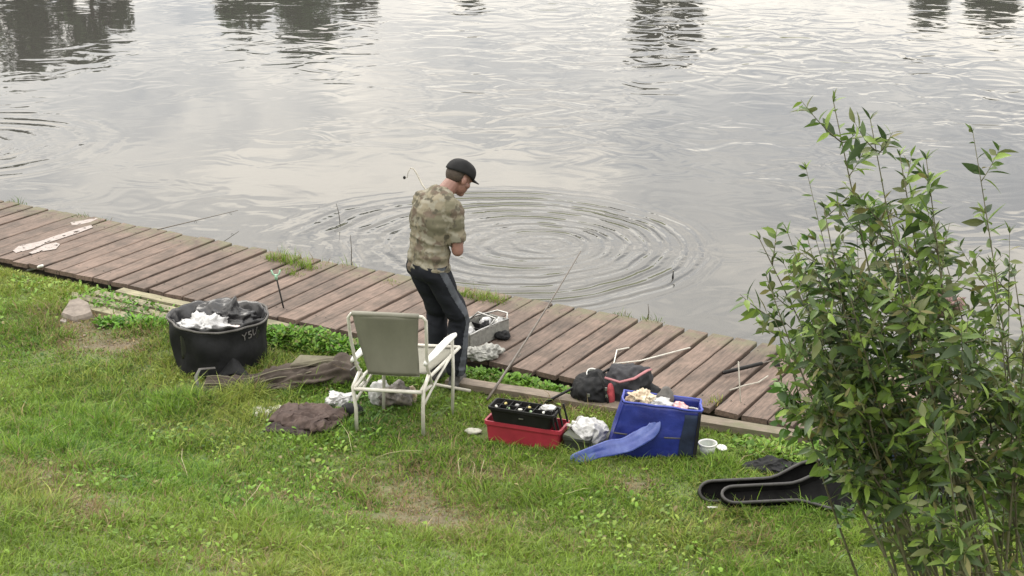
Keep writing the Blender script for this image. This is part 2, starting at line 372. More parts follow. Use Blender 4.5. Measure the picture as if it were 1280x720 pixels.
def sharp(o, deg=35):
    try:
        bm = bmesh.new(); bm.from_mesh(o.data)
        bmesh.ops.recalc_face_normals(bm, faces=bm.faces[:])
        for e_ in bm.edges:
            if len(e_.link_faces) == 2 and e_.calc_face_angle(0) > R(deg): e_.smooth = False
        bm.to_mesh(o.data); bm.free()
    except Exception: pass
    return o
def bevel(o, wd=.006, seg=2):
    m = o.modifiers.new('bevel', 'BEVEL'); m.width = wd; m.segments = seg; m.limit_method = 'ANGLE'; return o
def crumple(c, r, amp=.35, freq=9, sub=4, seed=0, flat=0, rot=None):
    mb = MB().ball((0,0,0), r, sub); c = Vector(c); off = Vector((seed*3.1, seed*1.7, seed*2.3)); V = []
    rm = min(r) if not isinstance(r, (int, float)) else r
    for v in mb.V:
        d = v.normalized(); n1 = mn.noise(v*freq+off); n2 = abs(mn.noise(v*freq*2.1+off)); n3 = mn.noise(v*freq*4.7+off)
        cr1 = max(0, 1-abs(mn.noise(v*freq*1.15-off))*5)**1.5; cr2 = max(0, 1-abs(mn.noise(v*freq*2.3+off*1.3))*5)
        q = v+d*rm*amp*(n1*1.2-n2*.8+n3*.22+cr1*.55+cr2*.28-.05)
        if flat and q.z < -flat: q.z = -flat+(q.z+flat)*.1
        V.append((rot @ q if rot else q)+c)
    mb.V = V; return mb
def join_eval(o):
    dg = bpy.context.evaluated_depsgraph_get(); dg.update()
    me = bpy.data.meshes.new_from_object(o.evaluated_get(dg)); o.modifiers.clear(); o.data = me; return o
def remeshed(name, mb, m, parent, voxel=.008, smooth=4, fac=.5):
    o = mb.build(name, m, parent)
    r = o.modifiers.new('r', 'REMESH'); r.mode = 'VOXEL'; r.voxel_size = voxel; r.use_smooth_shade = True
    s = o.modifiers.new('s', 'SMOOTH'); s.iterations = smooth; s.factor = fac
    join_eval(o); o.data.polygons.foreach_set('use_smooth', [True]*len(o.data.polygons)); return o
def capsule(mb, a, b, ra, rb, seg=14, flat=1.0, up=None):
    a = Vector(a); b = Vector(b); d = (b-a); Ln = d.length; t = d.normalized()
    pts = []; rs = []
    for q in (80, 55, 30): pts.append(a-t*ra*math.sin(R(q))); rs.append(ra*math.cos(R(q)))
    for k in range(7): pts.append(a+d*(k/6)); rs.append(ra+(rb-ra)*k/6)
    for q in (30, 55, 80): pts.append(b+t*rb*math.sin(R(q))); rs.append(rb*math.cos(R(q)))
    return mb.tube(pts, rs, seg, True, flat, up)

# ================================================================ STRUCTURE: ground, water
def build_ground():
    def ax(a0, f0, f1, a1, fine, coarse):
        return np.concatenate([np.linspace(a0, f0, coarse)[:-1], np.arange(f0, f1, fine), np.linspace(f1, a1, coarse)])
    xs = ax(-150, -7, 6, 150, .06, 26); ys = ax(-30, 3.5, 17, 200, .06, 34)
    Xg, Yg = np.meshgrid(xs, ys, indexing='ij'); Z = zg(Xg, Yg)
    n = nof(Xg, Yg); Z = Z+(fbm(Xg*9, Yg*9, 5)-.5)*.02*(n > .3)
    nx, ny = Xg.shape; V = np.stack([Xg, Yg, Z], -1).reshape(-1, 3)
    I = np.arange(nx*ny).reshape(nx, ny)
    F = np.stack([I[:-1,:-1], I[1:,:-1], I[1:,1:], I[:-1,1:]], -1).reshape(-1, 4)
    me = bpy.data.meshes.new('ground'); me.vertices.add(len(V)); me.vertices.foreach_set('co', V.ravel())
    me.loops.add(F.size); me.loops.foreach_set('vertex_index', F.ravel().astype(np.int32)); me.polygons.add(len(F))
    me.polygons.foreach_set('loop_start', np.arange(0, F.size, 4, dtype=np.int32)); me.polygons.foreach_set('loop_total', np.full(len(F), 4, np.int32))
    me.update(); me.validate(); me.polygons.foreach_set('use_smooth', [True]*len(F)); me.materials.append(M['soil'])
    g = me.attributes.new('green', 'FLOAT', 'POINT'); gv = np.clip(lushness(Xg.ravel(), Yg.ravel()), 0, 1)*.9
    gv = np.where(n.ravel() > 6, .9, np.where(Yg.ravel() > 55, .6, gv)); g.data.foreach_set('value', gv.astype(np.float32))
    o = bpy.data.objects.new('ground', me); COL.objects.link(o); tag(o, kind='structure'); return o
# bare or straw-coloured patches: pixel position in the photo, radii in metres, strength
PATCH = [(115,398,.50,.16,.9),(150,432,.36,.18,1.0),(80,425,.45,.15,.45),(60,600,.35,.25,.55),(520,640,.33,.30,.75),(340,625,.30,.18,.5),(800,606,.16,.10,.8),
         (100,640,.25,.3,.5),(470,600,.4,.15,.4),(640,600,.3,.12,.4),(580,660,.5,.15,.35),(620,585,.35,.1,.4),(700,520,.35,.18,.55),(330,470,.3,.1,.4),(540,545,.25,.12,.35),(930,680,.3,.15,.3),(260,700,.3,.2,.35),(1150,560,.5,.2,.4)]
PW = []
for (px, py, rx, ry, st) in PATCH:
    p = G(px, py); PW.append((p.x, p.y, rx, ry*1.6, st))
def lushness(x, y):
    v = np.ones_like(np.asarray(x, float)); wx = (fbm(x*3, y*3, 11)-.5)*.5; wy = (fbm(x*3+9, y*3+9, 12)-.5)*.5
    for (cx, cy, rx, ry, st) in PW:
        d = ((x-cx+wx)/rx)**2+((y-cy+wy)/ry)**2; v = v-st*np.exp(-d*1.1)
    return v
ground = build_ground()
mb = MB(); xs = [-150, -40, -10, 10, 40, 150]; ys = [-1, 62, 75]
wv = [(-150, 0, WATER_Z), (150, 0, WATER_Z), (150, 90, WATER_Z), (-150, 90, WATER_Z)]
water = mesh_obj('water', wv, [(0,1,2,3)], M['water']); tag(water, kind='structure')

# ================================================================ BOARDWALK
bw = empty('boardwalk', dk(-3, -.6, 0), 'long low boardwalk of weathered brown cross planks along the water edge', 'boardwalk')
binv = Matrix.Translation(-bw.location)
S_STEP = .196
pl_meshes = []
for k in range(10):
    Lp = 1.37+random.uniform(-.008, .008); Wp = .172+random.choice((-.008, 0, .003, .006)); T = .038
    nseg = 7; V = []; F = []
    for i in range(nseg+1):
        x = -Lp/2+Lp*i/nseg
        e0 = random.uniform(-.0022, .0022); e1 = random.uniform(-.0022, .0022); zw = random.uniform(-.0015, .0015)
        xx0 = x+(random.uniform(-.012, .012) if i in (0, nseg) else 0); xx1 = x+(random.uniform(-.012, .012) if i in (0, nseg) else 0)
        V += [(xx0, -Wp/2+e0, -T/2), (xx0, -Wp/2+e0, T/2-.004+zw), (xx0, -Wp/2+.006+e0, T/2+zw), (xx1, Wp/2-.006+e1, T/2+zw), (xx1, Wp/2+e1, T/2-.004+zw), (xx1, Wp/2+e1, -T/2)]
    for i in range(nseg):
        for j in range(6): F.append((i*6+j, i*6+(j+1) % 6, (i+1)*6+(j+1) % 6, (i+1)*6+j))
    F.append(tuple(range(5, -1, -1))); F.append(tuple(nseg*6+j for j in range(6)))
    me = bpy.data.meshes.new('plank'); me.from_pydata(V, [], F); me.update(); me.materials.append(M['plank'])
    bm = bmesh.new(); bm.from_mesh(me); bmesh.ops.recalc_face_normals(bm, faces=bm.faces[:]); bm.to_mesh(me); bm.free(); pl_meshes.append(me)
nail_pts = []
s = -14.1; s1 = -.2
ang = math.atan2(.866, .5)      # across the boardwalk, pointing to the water
s = -13.6
while s < -.6:
    o = bpy.data.objects.new('plank', random.choice(pl_meshes)); COL.objects.link(o); o.parent = bw
    p = dk(s, -.605+random.uniform(-.006, .006), -.019+random.uniform(-.004, .004))
    o.location = p-bw.location; o.rotation_euler = (random.uniform(-.008, .008), random.uniform(-.004, .004), ang+random.uniform(-.005, .005))
    for nn in (-.1, -1.1):
        for dd in (-.05, .05): nail_pts.append(dk(s+dd+random.uniform(-.01, .01), nn+random.uniform(-.012, .012), .0015))
    s += S_STEP+random.choice((-.012, -.006, 0, 0, .004, .012))
def dbox(mb, s0, s1, n0, n1, z0, z1):
    V = [dk(a, b, z)-bw.location for z in (z0, z1) for a, b in ((s0, n0), (s1, n0), (s1, n1), (s0, n1))]
    return mb.add(V, [(0,1,2,3),(7,6,5,4),(4,5,1,0),(5,6,2,1),(6,7,3,2),(7,4,0,3)])
for nn in (-.08, -1.12):
    o = dbox(MB(), -13.8, -.4, nn-.03, nn+.03, -.16, -.042).build('joist', M['wet_wood'], bw, False); sharp(o)
for sp in (-12.6, -10.6, -8.6, -6.6, -4.6, -2.6):
    for nn in (-1.0,):
        b_ = dk(sp, nn, 0)-bw.location
        MB().tube([b_+Vector((0,0,-1.2)), b_+Vector((0,0,-.045))], .06, 10).build('post', M['wet_wood'], bw)
mbn = MB()
for p in nail_pts:
    if PZ(640, 300).y < 99 and p.y < 16: mbn.box(p-bw.location, (.009, .009, .003))
tag(mbn.build('nails', M['wet_wood'], bw, False), kind='stuff')

# long plank lying on the bank side
def board(name, a, b, wid, th, m, label, cat, parent=None):
    a = Vector(a); b = Vector(b); c = (a+b)/2; d = b-a; e_ = empty if False else None
    mbx = MB(); nseg = 10; V = []; F = []
    for i in range(nseg+1):
        x = -d.length/2+d.length*i/nseg; w0 = wid/2+random.uniform(-.004, .004); zz_ = random.uniform(-.003, .003)
        V += [(x, -w0, -th/2), (x, -w0, th/2+zz_), (x, w0, th/2+zz_), (x, w0, -th/2)]
    for i in range(nseg):
        for j in range(4): F.append((i*4+j, i*4+(j+1) % 4, (i+1)*4+(j+1) % 4, (i+1)*4+j))
    F.append((3,2,1,0)); F.append(tuple(nseg*4+j for j in range(4)))
    o = MB().add(V, F).build(name, m, parent, False); sharp(o)
    o.location = c; o.rotation_euler = (0, -math.asin(max(-1, min(1, d.z/d.length))), math.atan2(d.y, d.x))
    if label: tag(o, label, cat)
    return o
a = PZ(560, 475, .0); b = PZ(1075, 556, .0)
a.z = -.012; b.z = -.012
board('long_plank', a, b, .115, .05, M['beam'], 'long weathered grey board lying on the grass along the landward side of the boardwalk', 'board')
# old sunken step of slats beside the black tub
stp = empty('slatted_step', dk(-8.3, .25, -.03), 'low mossy slatted step sunk in grass behind the black tub', 'step')
for i, (n0, s0, s1) in enumerate(((.16, -9.05, -7.25), (.30, -9.2, -7.4), (.44, -9.35, -7.75), (.58, -9.4, -8.0))):
    o = board('slat', dk(s0, n0, -.035-.003*i)-stp.location, dk(s1, n0+.01, -.035-.003*i)-stp.location, .10, .03, M['step'], None, None, stp)

# spilled paint on the planks, left end
def poly_flat(name, pts, z, th, m, label=None, cat=None, parent=None):
    P = [PZ(x, y, z) for x, y in pts]; c = sum(P, Vector())/len(P); V = [c+Vector((0,0,0))]+P+[p-Vector((0,0,th)) for p in P]; n = len(P)
    F = [(0, 1+i, 1+(i+1) % n) for i in range(n)]+[(1+(i+1) % n, 1+i, 1+n+i, 1+n+(i+1) % n) for i in range(n)]
    V = [v-c for v in V]; o = MB().add(V, F).build(name, m, parent, False); o.location = c
    bm = bmesh.new(); bm.from_mesh(o.data); bmesh.ops.recalc_face_normals(bm, faces=bm.faces[:]); bm.to_mesh(o.data); bm.free()
    if label: tag(o, label, cat)
    return o
for i, (pts, lab) in enumerate((
    ([(16,313),(24,307),(48,302),(74,293),(100,285),(114,281),(116,284),(100,290),(82,296),(60,303),(40,311),(20,316)], 'long pinkish white paint smear on the left planks of the boardwalk'),
    ([(36,316),(56,306),(70,303),(75,305),(70,311),(52,314),(40,317)], 'short pale paint blot just below the long paint smear'),
    ([(88,278),(100,276),(116,273),(124,272),(114,277),(98,281),(90,281)], 'small pale paint blot above the far end of the long paint smear'))):
    poly_flat('paint_smear', pts, .0065, .004, M['paint'], lab, 'paint')

# ================================================================ CHAIR
cl, crr = Vector((-1.03, 9.56, 0)), Vector((-.585, 9.50, 0))
CH = empty('folding_chair', onground((cl.x+crr.x)/2, (cl.y+crr.y)/2), 'white tubular folding chair with grey fabric back standing behind the angler', 'chair')
base = CH.location.copy(); base.z = -.055
axr = (crr-cl).normalized(); axf = Vector((-axr.y, axr.x, 0)); axf = (axf+axr*.36).normalized()
W2 = (crr-cl).length/2
axf0 = Vector((-axr.y, axr.x, 0))
def C(r, f, z): return axr*(r*W2)+(axf*f if f > 0 else axf0*f)+Vector((0,0,z))
# reclined back frame: one bent tube up one side, across, and down the other
bf = []
top = .845
for r, sgn in ((-1, 1),):
    pass
side_pts = lambda r: [C(r*1.0, .12, .30), C(r*1.06+.02, .03, .46), C(r*1.12+.05, -.03, .68), C(r*1.13+.07, -.07, top-.035), C(r*1.04+.07, -.08, top-.005)]
pts = side_pts(-1)+[C(-.6, -.082, top), C(.7, -.082, top)]+side_pts(1)[::-1]
MB().tube(pts, .0115, 10).build('back_frame', M['white_metal'], CH)
MB().tube([C(-1.0, .12, .30), C(-.98, .04, .285)], .011, 8).build('hinge', M['white_metal'], CH)
MB().tube([C(1.0, .12, .30), C(.98, .04, .285)], .011, 8).build('hinge', M['white_metal'], CH)
def backf(u, v):
    z = top+.008-(top-.37)*v; f = -.10+.02*math.sin(v*math.pi)+.17*v**1.1-.012*math.sin(u*math.pi)
    wd = .96-.20*v
    return C((2*u-1)*wd+.06*(1-v), f, z)
mbk = MB(); mbk.grid(backf, 14, 16)
o = mbk.build('backrest', M['chair_fabric'], CH); so_ = o.modifiers.new('s', 'SOLIDIFY'); so_.thickness = .008
MB().tube([C(-.92, -.098, top+.006), C(0, -.104, top+.008), C(1.02, -.098, top+.006)], .017, 10).build('top_hem', M['chair_fabric'], CH)
MB().tube([backf(0, 1), backf(.5, 1), backf(1, 1)], .008, 8).build('lower_rail', M['white_metal'], CH)
# seat
def seatf(u, v): return C((2*u-1)*.86, .10+.42*v, .385+.03*v-.03*math.sin(u*math.pi)*math.sin(v*math.pi))
o = MB().grid(seatf, 12, 10).build('seat', M['chair_fabric'], CH); o.modifiers.new('s', 'SOLIDIFY').thickness = .008
for nm, r0 in (('side_rail', -.93), ('side_rail', .93)):
    MB().tube([C(r0*1.06, -.03, .31), C(r0*1.04, .10, .355), C(r0, .53, .425)], .0115, 10).build(nm, M['white_metal'], CH)
MB().tube([C(-1.0, -.03, .30), C(1.0, -.03, .30)], .013, 10).build('rear_rail', M['white_metal'], CH)
MB().tube([C(-.93, .53, .425), C(.93, .53, .425)], .0115, 10).build('front_rail', M['white_metal'], CH)
for r0 in (-1, 1):
    MB().tube([C(r0*1.0, .0, -.02), C(r0*1.0, .0, .15), C(r0*1.05, -.02, .31), C(r0*1.03, .08, .40)], .0125, 10).build('leg', M['white_metal'], CH)
    MB().tube([C(r0*1.06, .36, -.02), C(r0*1.06, .38, .3), C(r0*1.04, .38, .545)], .0115, 10).build('leg', M['white_metal'], CH)
    MB().tube([C(r0*1.02, .01, .20), C(r0*1.0, .2, .32), C(r0*1.03, .37, .42)], .009, 8).build('brace', M['white_metal'], CH)
    # moulded armrest
    V = []; F = []; sec = [(-.0, .485, .010), (.05, .495, .022), (.12, .51, .028), (.22, .535, .031), (.32, .555, .031), (.38, .56, .024), (.41, .556, .010)]
    for f_, z_, w_ in sec:
        for q in range(10):
            t_ = 2*math.pi*q/10; V.append(C(r0*1.08, f_, z_)+axr*(w_*math.cos(t_))+Vector((0,0,.016*math.sin(t_)*(1 if math.sin(t_) > 0 else .9))))
    for i in range(len(sec)-1):
        for q in range(10): F.append((i*10+q, i*10+(q+1) % 10, (i+1)*10+(q+1) % 10, (i+1)*10+q))
    F.append(tuple(range(9, -1, -1))); F.append(tuple((len(sec)-1)*10+q for q in range(10)))
    MB().add(V, F).build('armrest', M['white_plastic'], CH)
CH.location.z = base.z+.02

# ================================================================ PERSON
PB = Vector((-.415, 10.42, -.045)); AZ = R(48); FW = Vector((math.sin(AZ), math.cos(AZ), 0)); RT = Vector((math.cos(AZ), -math.sin(AZ), 0))
PS = empty('person', PB, 'man in black cap, camouflage T-shirt and dark striped trousers standing hunched with bent knees', 'person')
def B(u, r, z): return FW*u+RT*r+Vector((0,0,z+.045))
FD = Vector((math.sin(R(15)), math.cos(R(15)), 0))
hipL, hipR = B(-.225, -.08, .86), B(-.225, .08, .86)
kneL, kneR = B(-.05, -.10, .475), B(-.035, .11, .475)
ankL, ankR = B(-.08, -.10, .09), B(-.075, .105, .09)
waist = B(-.225, 0, .93); chest = B(-.175, 0, 1.20); neck = B(-.06, .0, 1.385)
shL, shR = B(-.13, -.155, 1.30), B(-.115, .150, 1.295)
elL, elR = B(-.13, -.215, 1.02), B(-.12, .20, 1.01)
haL, haR = B(.08, -.13, 1.05), B(.06, -.035, 1.03)
HAZ = R(54); HF = Vector((math.sin(HAZ)*math.cos(R(33)), math.cos(HAZ)*math.cos(R(33)), -math.sin(R(33)))); HR = Vector((math.cos(HAZ), -math.sin(HAZ), 0)); HU = HR.cross(HF)
hd = B(.048, .025, 1.455)
def Hd(f, r, u): return hd+HF*f+HR*r+HU*u
HROT = Matrix((HR, HF, HU)).transposed()
body = MB()
for h, k, a_ in ((hipL, kneL, ankL), (hipR, kneR, ankR)):
    capsule(body, h, k, .070, .048); capsule(body, k, k.lerp(a_, .35), .046, .050); capsule(body, k.lerp(a_, .35), a_, .050, .036); capsule(body, a_, a_+FD*.09-Vector((0,0,.05)), .034, .024)
capsule(body, hipL, hipR, .08, .08); capsule(body, (hipL+hipR)/2, waist, .08, .082); capsule(body, waist, chest, .085, .095); capsule(body, chest, B(-.12,0,1.30), .09, .075)
capsule(body, shL, shR, .05, .05); capsule(body, B(-.11,0,1.33), Hd(-.035, 0, -.06), .062, .056)
body.ball(Hd(-.012, 0, .03), (.077, .096, .095), 3, HROT)          # skull
body.ball(Hd(.03, 0, -.045), (.058, .066, .062), 3, HROT)         # face / jaw
capsule(body, Hd(.064, -.012, -.088), Hd(.064, .012, -.088), .022, .022)   # chin
capsule(body, Hd(.088, 0, .005), Hd(.102, 0, -.024), .010, .0125)   # nose
for sg in (-1, 1):
    capsule(body, Hd(.085, sg*.015, .02), Hd(.072, sg*.045, .018), .010, .010)   # brow
    capsule(body, Hd(.066, sg*.04, -.02), Hd(.05, sg*.055, -.025), .018, .018)  # cheek
    body.ball(Hd(-.008, sg*.080, -.012), (.009, .020, .032), 2, HROT)           # ear
capsule(body, Hd(.083, -.018, -.060), Hd(.083, .018, -.060), .007, .007)         # lips
def arm(sh, el, ha, sg):
    capsule(body, sh, el, .052, .042); capsule(body, el, el.lerp(ha, .3), .041, .043); capsule(body, el.lerp(ha, .3), ha, .043, .027)
    d = (ha-el).normalized(); side = d.cross(Vector((0,0,1))).normalized(); up = side.cross(d)
    # palm and five curled fingers round the rod grip
    pc = ha+d*.045; capsule(body, ha, pc-side*.02, .024, .022); capsule(body, ha, pc+side*.02, .024, .022); capsule(body, pc-side*.026, pc+side*.026, .022, .022)
    for k, ln in enumerate((.036, .042, .039, .031)):
        b0 = pc+d*.02+side*(-.031+.0205*k); b1 = b0+d*ln*.8-up*.008; b2 = b1-up*ln*.75+d*.002; b3 = b2-d*ln*.6-up*.004
        capsule(body, b0, b1, .0092, .0085, 8); capsule(body, b1, b2, .0085, .008, 8); capsule(body, b2, b3, .008, .007, 8)
    t0 = ha+d*.012-side*.024*(-sg); t1 = t0-side*.022*(-sg)+d*.02-up*.012; t2 = t1+d*.026-up*.016
    capsule(body, t0, t1, .012, .0105, 8); capsule(body, t1, t2, .0105, .0085, 8)
    return pc
pcL = arm(shL, elL, haL, -1); pcR = arm(shR, elR, haR, 1)
bo = remeshed('body', body, M['skin'], PS, .0055, 3)
for sg in (-1, 1):
    MB().ball(Hd(.074, sg*.030, .000), .0115, 2).build('eye', M['white_plastic'], PS)
# hair: cropped, below the cap
hr = MB().ball(Hd(-.018, 0, .02), (.0785, .0955, .088), 4, HROT)
F2 = []
for f in hr.F:
    c = (hr.V[f[0]]+hr.V[f[1]]+hr.V[f[2]])/3-hd
    if c.dot(HF) < -.028 and c.dot(HU) > -.022+c.dot(HF)*.35: F2.append(f)
hr.F = F2; hro = hr.build('hair', M['hair'], PS); hro.modifiers.new('s', 'SOLIDIFY').thickness = .003
# cap
cp = empty('x', (0,0,0), 'x', 'x'); bpy.data.objects.remove(cp)
cc = MB(); CR = .104
def capf(u, v):
    a_ = 2*math.pi*u; e_ = v*math.pi/2*.985
    rr = math.cos(e_)**.72
    return Hd(-.010+.108*rr*math.cos(a_), .093*rr*math.sin(a_), .034+.088*math.sin(e_)**.8+.004*math.cos(a_*3)-.012*max(0, -math.cos(a_))*math.cos(e_))
cc.grid(capf, 36, 12)
co_ = cc.build('cap', M['cap'], PS); co_.modifiers.new('s', 'SOLIDIFY').thickness = .005
def visf(u, v):
    a_ = (u-.5)*R(118); r1 = .094; f0 = r1*math.cos(a_)-.004; s0 = r1*math.sin(a_)*.93
    f1 = f0+.072*v*math.cos(a_*.9)**.6; s1_ = s0*(1+.0*v)
    return Hd(f1, s1_, 0.044-.012*v-.9*s1_*s1_*2.2)
vo = MB().grid(visf, 16, 6).build('visor', M['cap'], co_); vo.modifiers.new('s', 'SOLIDIFY').thickness = .006
MB().ball(Hd(-.012, 0, .124), (.009, .009, .006), 2).build('button', M['cap'], co_)
# shirt
sh = MB()
capsule(sh, B(-.215, -.055, .865), B(-.205, -.06, 1.0), .112, .100, 20); capsule(sh, B(-.215, .055, .865), B(-.205, .06, 1.0), .112, .100, 20)
capsule(sh, B(-.205, -.06, 1.0), B(-.175, -.075, 1.22), .094, .104, 20); capsule(sh, B(-.205, .06, 1.0), B(-.175, .075, 1.22), .094, .104, 20)
capsule(sh, B(-.175, -.08, 1.20), B(-.15, -.06, 1.30), .106, .088, 20); capsule(sh, B(-.175, .08, 1.20), B(-.15, .06, 1.30), .106, .088, 20)
capsule(sh, B(-.215, 0, .865), B(-.203, 0, 1.02), .115, .105, 20); capsule(sh, B(-.203, 0, 1.02), B(-.175, 0, 1.22), .104, .118, 20); capsule(sh, B(-.175, 0, 1.22), B(-.13, 0, 1.32), .118, .092, 20); capsule(sh, shL, shR, .070, .070, 20); capsule(sh, B(-.15, 0, 1.27), B(-.10, 0, 1.36), .11, .075, 20); capsule(sh, B(-.13, -.10, 1.315), B(-.095, 0, 1.375), .072, .062, 16); capsule(sh, B(-.12, .10, 1.315), B(-.095, 0, 1.375), .072, .062, 16)
def sleeve(s_, e_, q=.74):
    t_ = s_.lerp(e_, q); capsule(sh, s_, t_, .072, .064, 16)
sleeve(shL, elL); sleeve(shR, elR)
sho = remeshed('shirt', sh, M['camo'], PS, .007, 6)
me = sho.data; bm = bmesh.new(); bm.from_mesh(me)
# cut hem, neck and sleeve ends, then wrinkle
kill = []
for v in bm.verts:
    p = v.co; d = p-B(0,0,0)
    nk = (p-B(-.055, 0, 1.425)).length
    if p.z-.045 < .842+.01*math.sin(p.x*30): kill.append(v); continue
    if nk < .058: kill.append(v); continue
    for s_, e_ in ((shL, elL), (shR, elR)):
        ax_ = (e_-s_); tt = (p-s_).dot(ax_)/ax_.length_squared; rad = (p-(s_+ax_*tt)).length
        if tt > .80 and rad < .085 and abs((p-B(0,0,0)).dot(RT)) > .20: kill.append(v); break
bmesh.ops.delete(bm, geom=kill, context='VERTS')
bm.normal_update()
for v in bm.verts:
    p = v.co; z_ = p.z
    lo = max(0, min(1, (1.16-z_)/.22))
    f_ = Vector((p.x*5, p.y*5, p.z*26)); wr = mn.noise(f_+Vector((0,0,3)))*.5+(1-abs(mn.noise(Vector((p.x*7+3, p.y*7, p.z*20+2*p.x))))*3)*.5
    diag = mn.noise(Vector((p.x*9+p.z*7, p.y*9-p.z*6, p.z*6)))
    fo = (1-abs(mn.noise(Vector((p.x*4+p.z*9, p.y*4+p.z*5, p.z*13+8))))*3.2)
    he = max(0, min(1, (z_-.045-.835)/.07)); v.co += v.normal*((wr*.017*lo+diag*.009+max(-.4, fo)*.006)*(.25+.75*he)+.004*(1-he))
bm.to_mesh(me); bm.free()
sho.modifiers.new('s', 'SOLIDIFY').thickness = .004
# trousers
tr = MB()
for h, k, a_ in ((hipL, kneL, ankL), (hipR, kneR, ankR)):
    capsule(tr, h, k, .094, .072, 20); capsule(tr, k, k.lerp(a_, .4), .072, .073, 20); capsule(tr, k.lerp(a_, .4), a_, .073, .064, 20)
capsule(tr, hipL-FW*.01, hipR-FW*.01, .098, .098, 20); capsule(tr, hipL+Vector((0,0,.03)), hipR+Vector((0,0,.03)), .094, .094, 20); capsule(tr, (hipL+hipR)/2, waist-Vector((0,0,.03)), .104, .108, 20)
tro = remeshed('trousers', tr, M['trousers'], PS, .007, 6)
bm = bmesh.new(); bm.from_mesh(tro.data)
bmesh.ops.delete(bm, geom=[v for v in bm.verts if v.co.z-.045 < .065 or v.co.z-.045 > .905], context='VERTS'); bm.normal_update()
for v in bm.verts:
    p = v.co; kn = math.exp(-((p.z-.52)/.10)**2)+math.exp(-((p.z-.15)/.09)**2)
    wr = mn.noise(Vector((p.x*9+p.z*5, p.y*9-p.z*4, p.z*6)))*.016+(1-3*abs(mn.noise(Vector((p.x*9+5+p.z*8, p.y*8-p.z*6, p.z*15)))))*.006*(kn*.8+.3)
    v.co += v.normal*wr
# side stripes cut from the cloth and set 2 mm proud
stripe_faces = {0: [], 1: []}
for f in bm.faces:
    c = f.calc_center_median()
    for sd, (h, k, a_) in enumerate(((hipL, kneL, ankL), (hipR, kneR, ankR))):
        lat = RT if sd else -RT
        seg = (h, k) if c.z > k.z else (k, a_); ax_ = seg[1]-seg[0]; tt = (c-seg[0]).dot(ax_)/ax_.length_squared
        q = c-(seg[0]+ax_*tt); ff = ax_.cross(lat).normalized(); l2 = ff.cross(ax_).normalized()
        if l2.dot(lat) < 0: l2 = -l2
        bend = (-.012+.01*math.sin(c.z*9))
        if q.dot(l2) > .03 and abs(q.dot(ff)-bend) < .026 and c.z < 1.0: stripe_faces[sd].append([v.co.copy()+v.normal*.003 for v in f.verts])
bm.to_mesh(tro.data); bm.free()
for sd in (0, 1):
    V = []; F = []
    for poly in stripe_faces[sd]: F.append(tuple(range(len(V), len(V)+len(poly)))); V += poly
    o = MB().add(V, F).build('side_stripe', M['stripe'], tro)
    bm = bmesh.new(); bm.from_mesh(o.data); bmesh.ops.remove_doubles(bm, verts=bm.verts[:], dist=.0005); bm.to_mesh(o.data); bm.free()
for a_ in (ankL, ankR):
    s_ = MB(); c0 = Vector((a_.x, a_.y, .04)); capsule(s_, c0-FD*.05, c0+FD*.08, .042, .043, 16); capsule(s_, c0+FD*.08-Vector((0,0,.006)), c0+FD*.17-Vector((0,0,.012)), .045, .033, 16); capsule(s_, c0-FD*.02, c0-FD*.02+Vector((0,0,.05)), .042, .04, 16)
    o = remeshed('shoe', s_, M['shoe'], PS, .007, 3)
    for v in o.data.vertices:
        if v.co.z < .008: v.co.z = .008

# rod held in his hands, its tip bent over his left shoulder
hh = PS.location+(pcL+pcR)/2
tip0 = PY(528, 231, 10.95); 
rodp = [hh+(hh-tip0).normalized()*.12, hh, hh.lerp(tip0, .5), tip0, PY(521, 217, 11.0), PY(517, 211, 11.02), PY(513, 210, 11.03)]
rodp = [rodp[0], rodp[1], rodp[2], rodp[3]]+[rodp[4], rodp[5], rodp[6]]
FR = empty('fishing_rod', hh, 'fishing rod held by the angler, its pale bent tip showing above his shoulder', 'fishing rod')
loc = lambda P, o: [p-o.location for p in P]
MB().tube(loc(rodp, FR), [.010, .009, .0065, .006, .0055, .005, .004], 8).build('blank', M['rod_pale'], FR)
MB().tube(loc([rodp[0], hh+(tip0-hh)*.12], FR), .0145, 10).build('grip', M['black_plastic'], FR)
MB().tube(loc([PY(513,210,11.03), PY(510,216,11.03), PY(509,222,11.03), PY(505,222,11.03)], FR), .0028, 6).build('line', M['rod_pale'], FR)
MB().ball(PY(505.5,222,11.03)-FR.location, (.011,.009,.013), 2).build('weight', M['black_plastic'], FR)

# ================================================================ BLACK TUB
tc_ = G(266, 471); TB = Vector((tc_.x, tc_.y+.30, 0)); TB.z = float(zg(TB.x, TB.y))-.01
tub = empty('tub', TB, 'large round black fabric tub lined with black film and holding crumpled white plastic', 'tub')
def tubr(a_, z_): return (.330+.018*(z_/.37)+.008*math.sin(3*a_+1)+.006*math.sin(7*a_+z_*9)+.006*math.sin(z_*22+2*a_)+.034*mn.noise(Vector((math.cos(a_)*3, math.sin(a_)*3, z_*7))))
def tubf(u, v):
    a_ = 2*math.pi*u; z_ = .375*v; r_ = tubr(a_, z_)
    zt = z_+(.014*math.sin(2*a_+.6)+.006*math.sin(5*a_))*v
    return Vector((r_*math.cos(a_), r_*math.sin(a_), zt))
mbx = MB(); mbx.grid(tubf, 64, 14)
o = mbx.build('wall', M['black_fabric'], tub); o.modifiers.new('s', 'SOLIDIFY').thickness = .006
MB().tube([tubf(k/64, 1) for k in range(65)], .0085, 8, False).build('rim', M['grey_fabric'], tub)
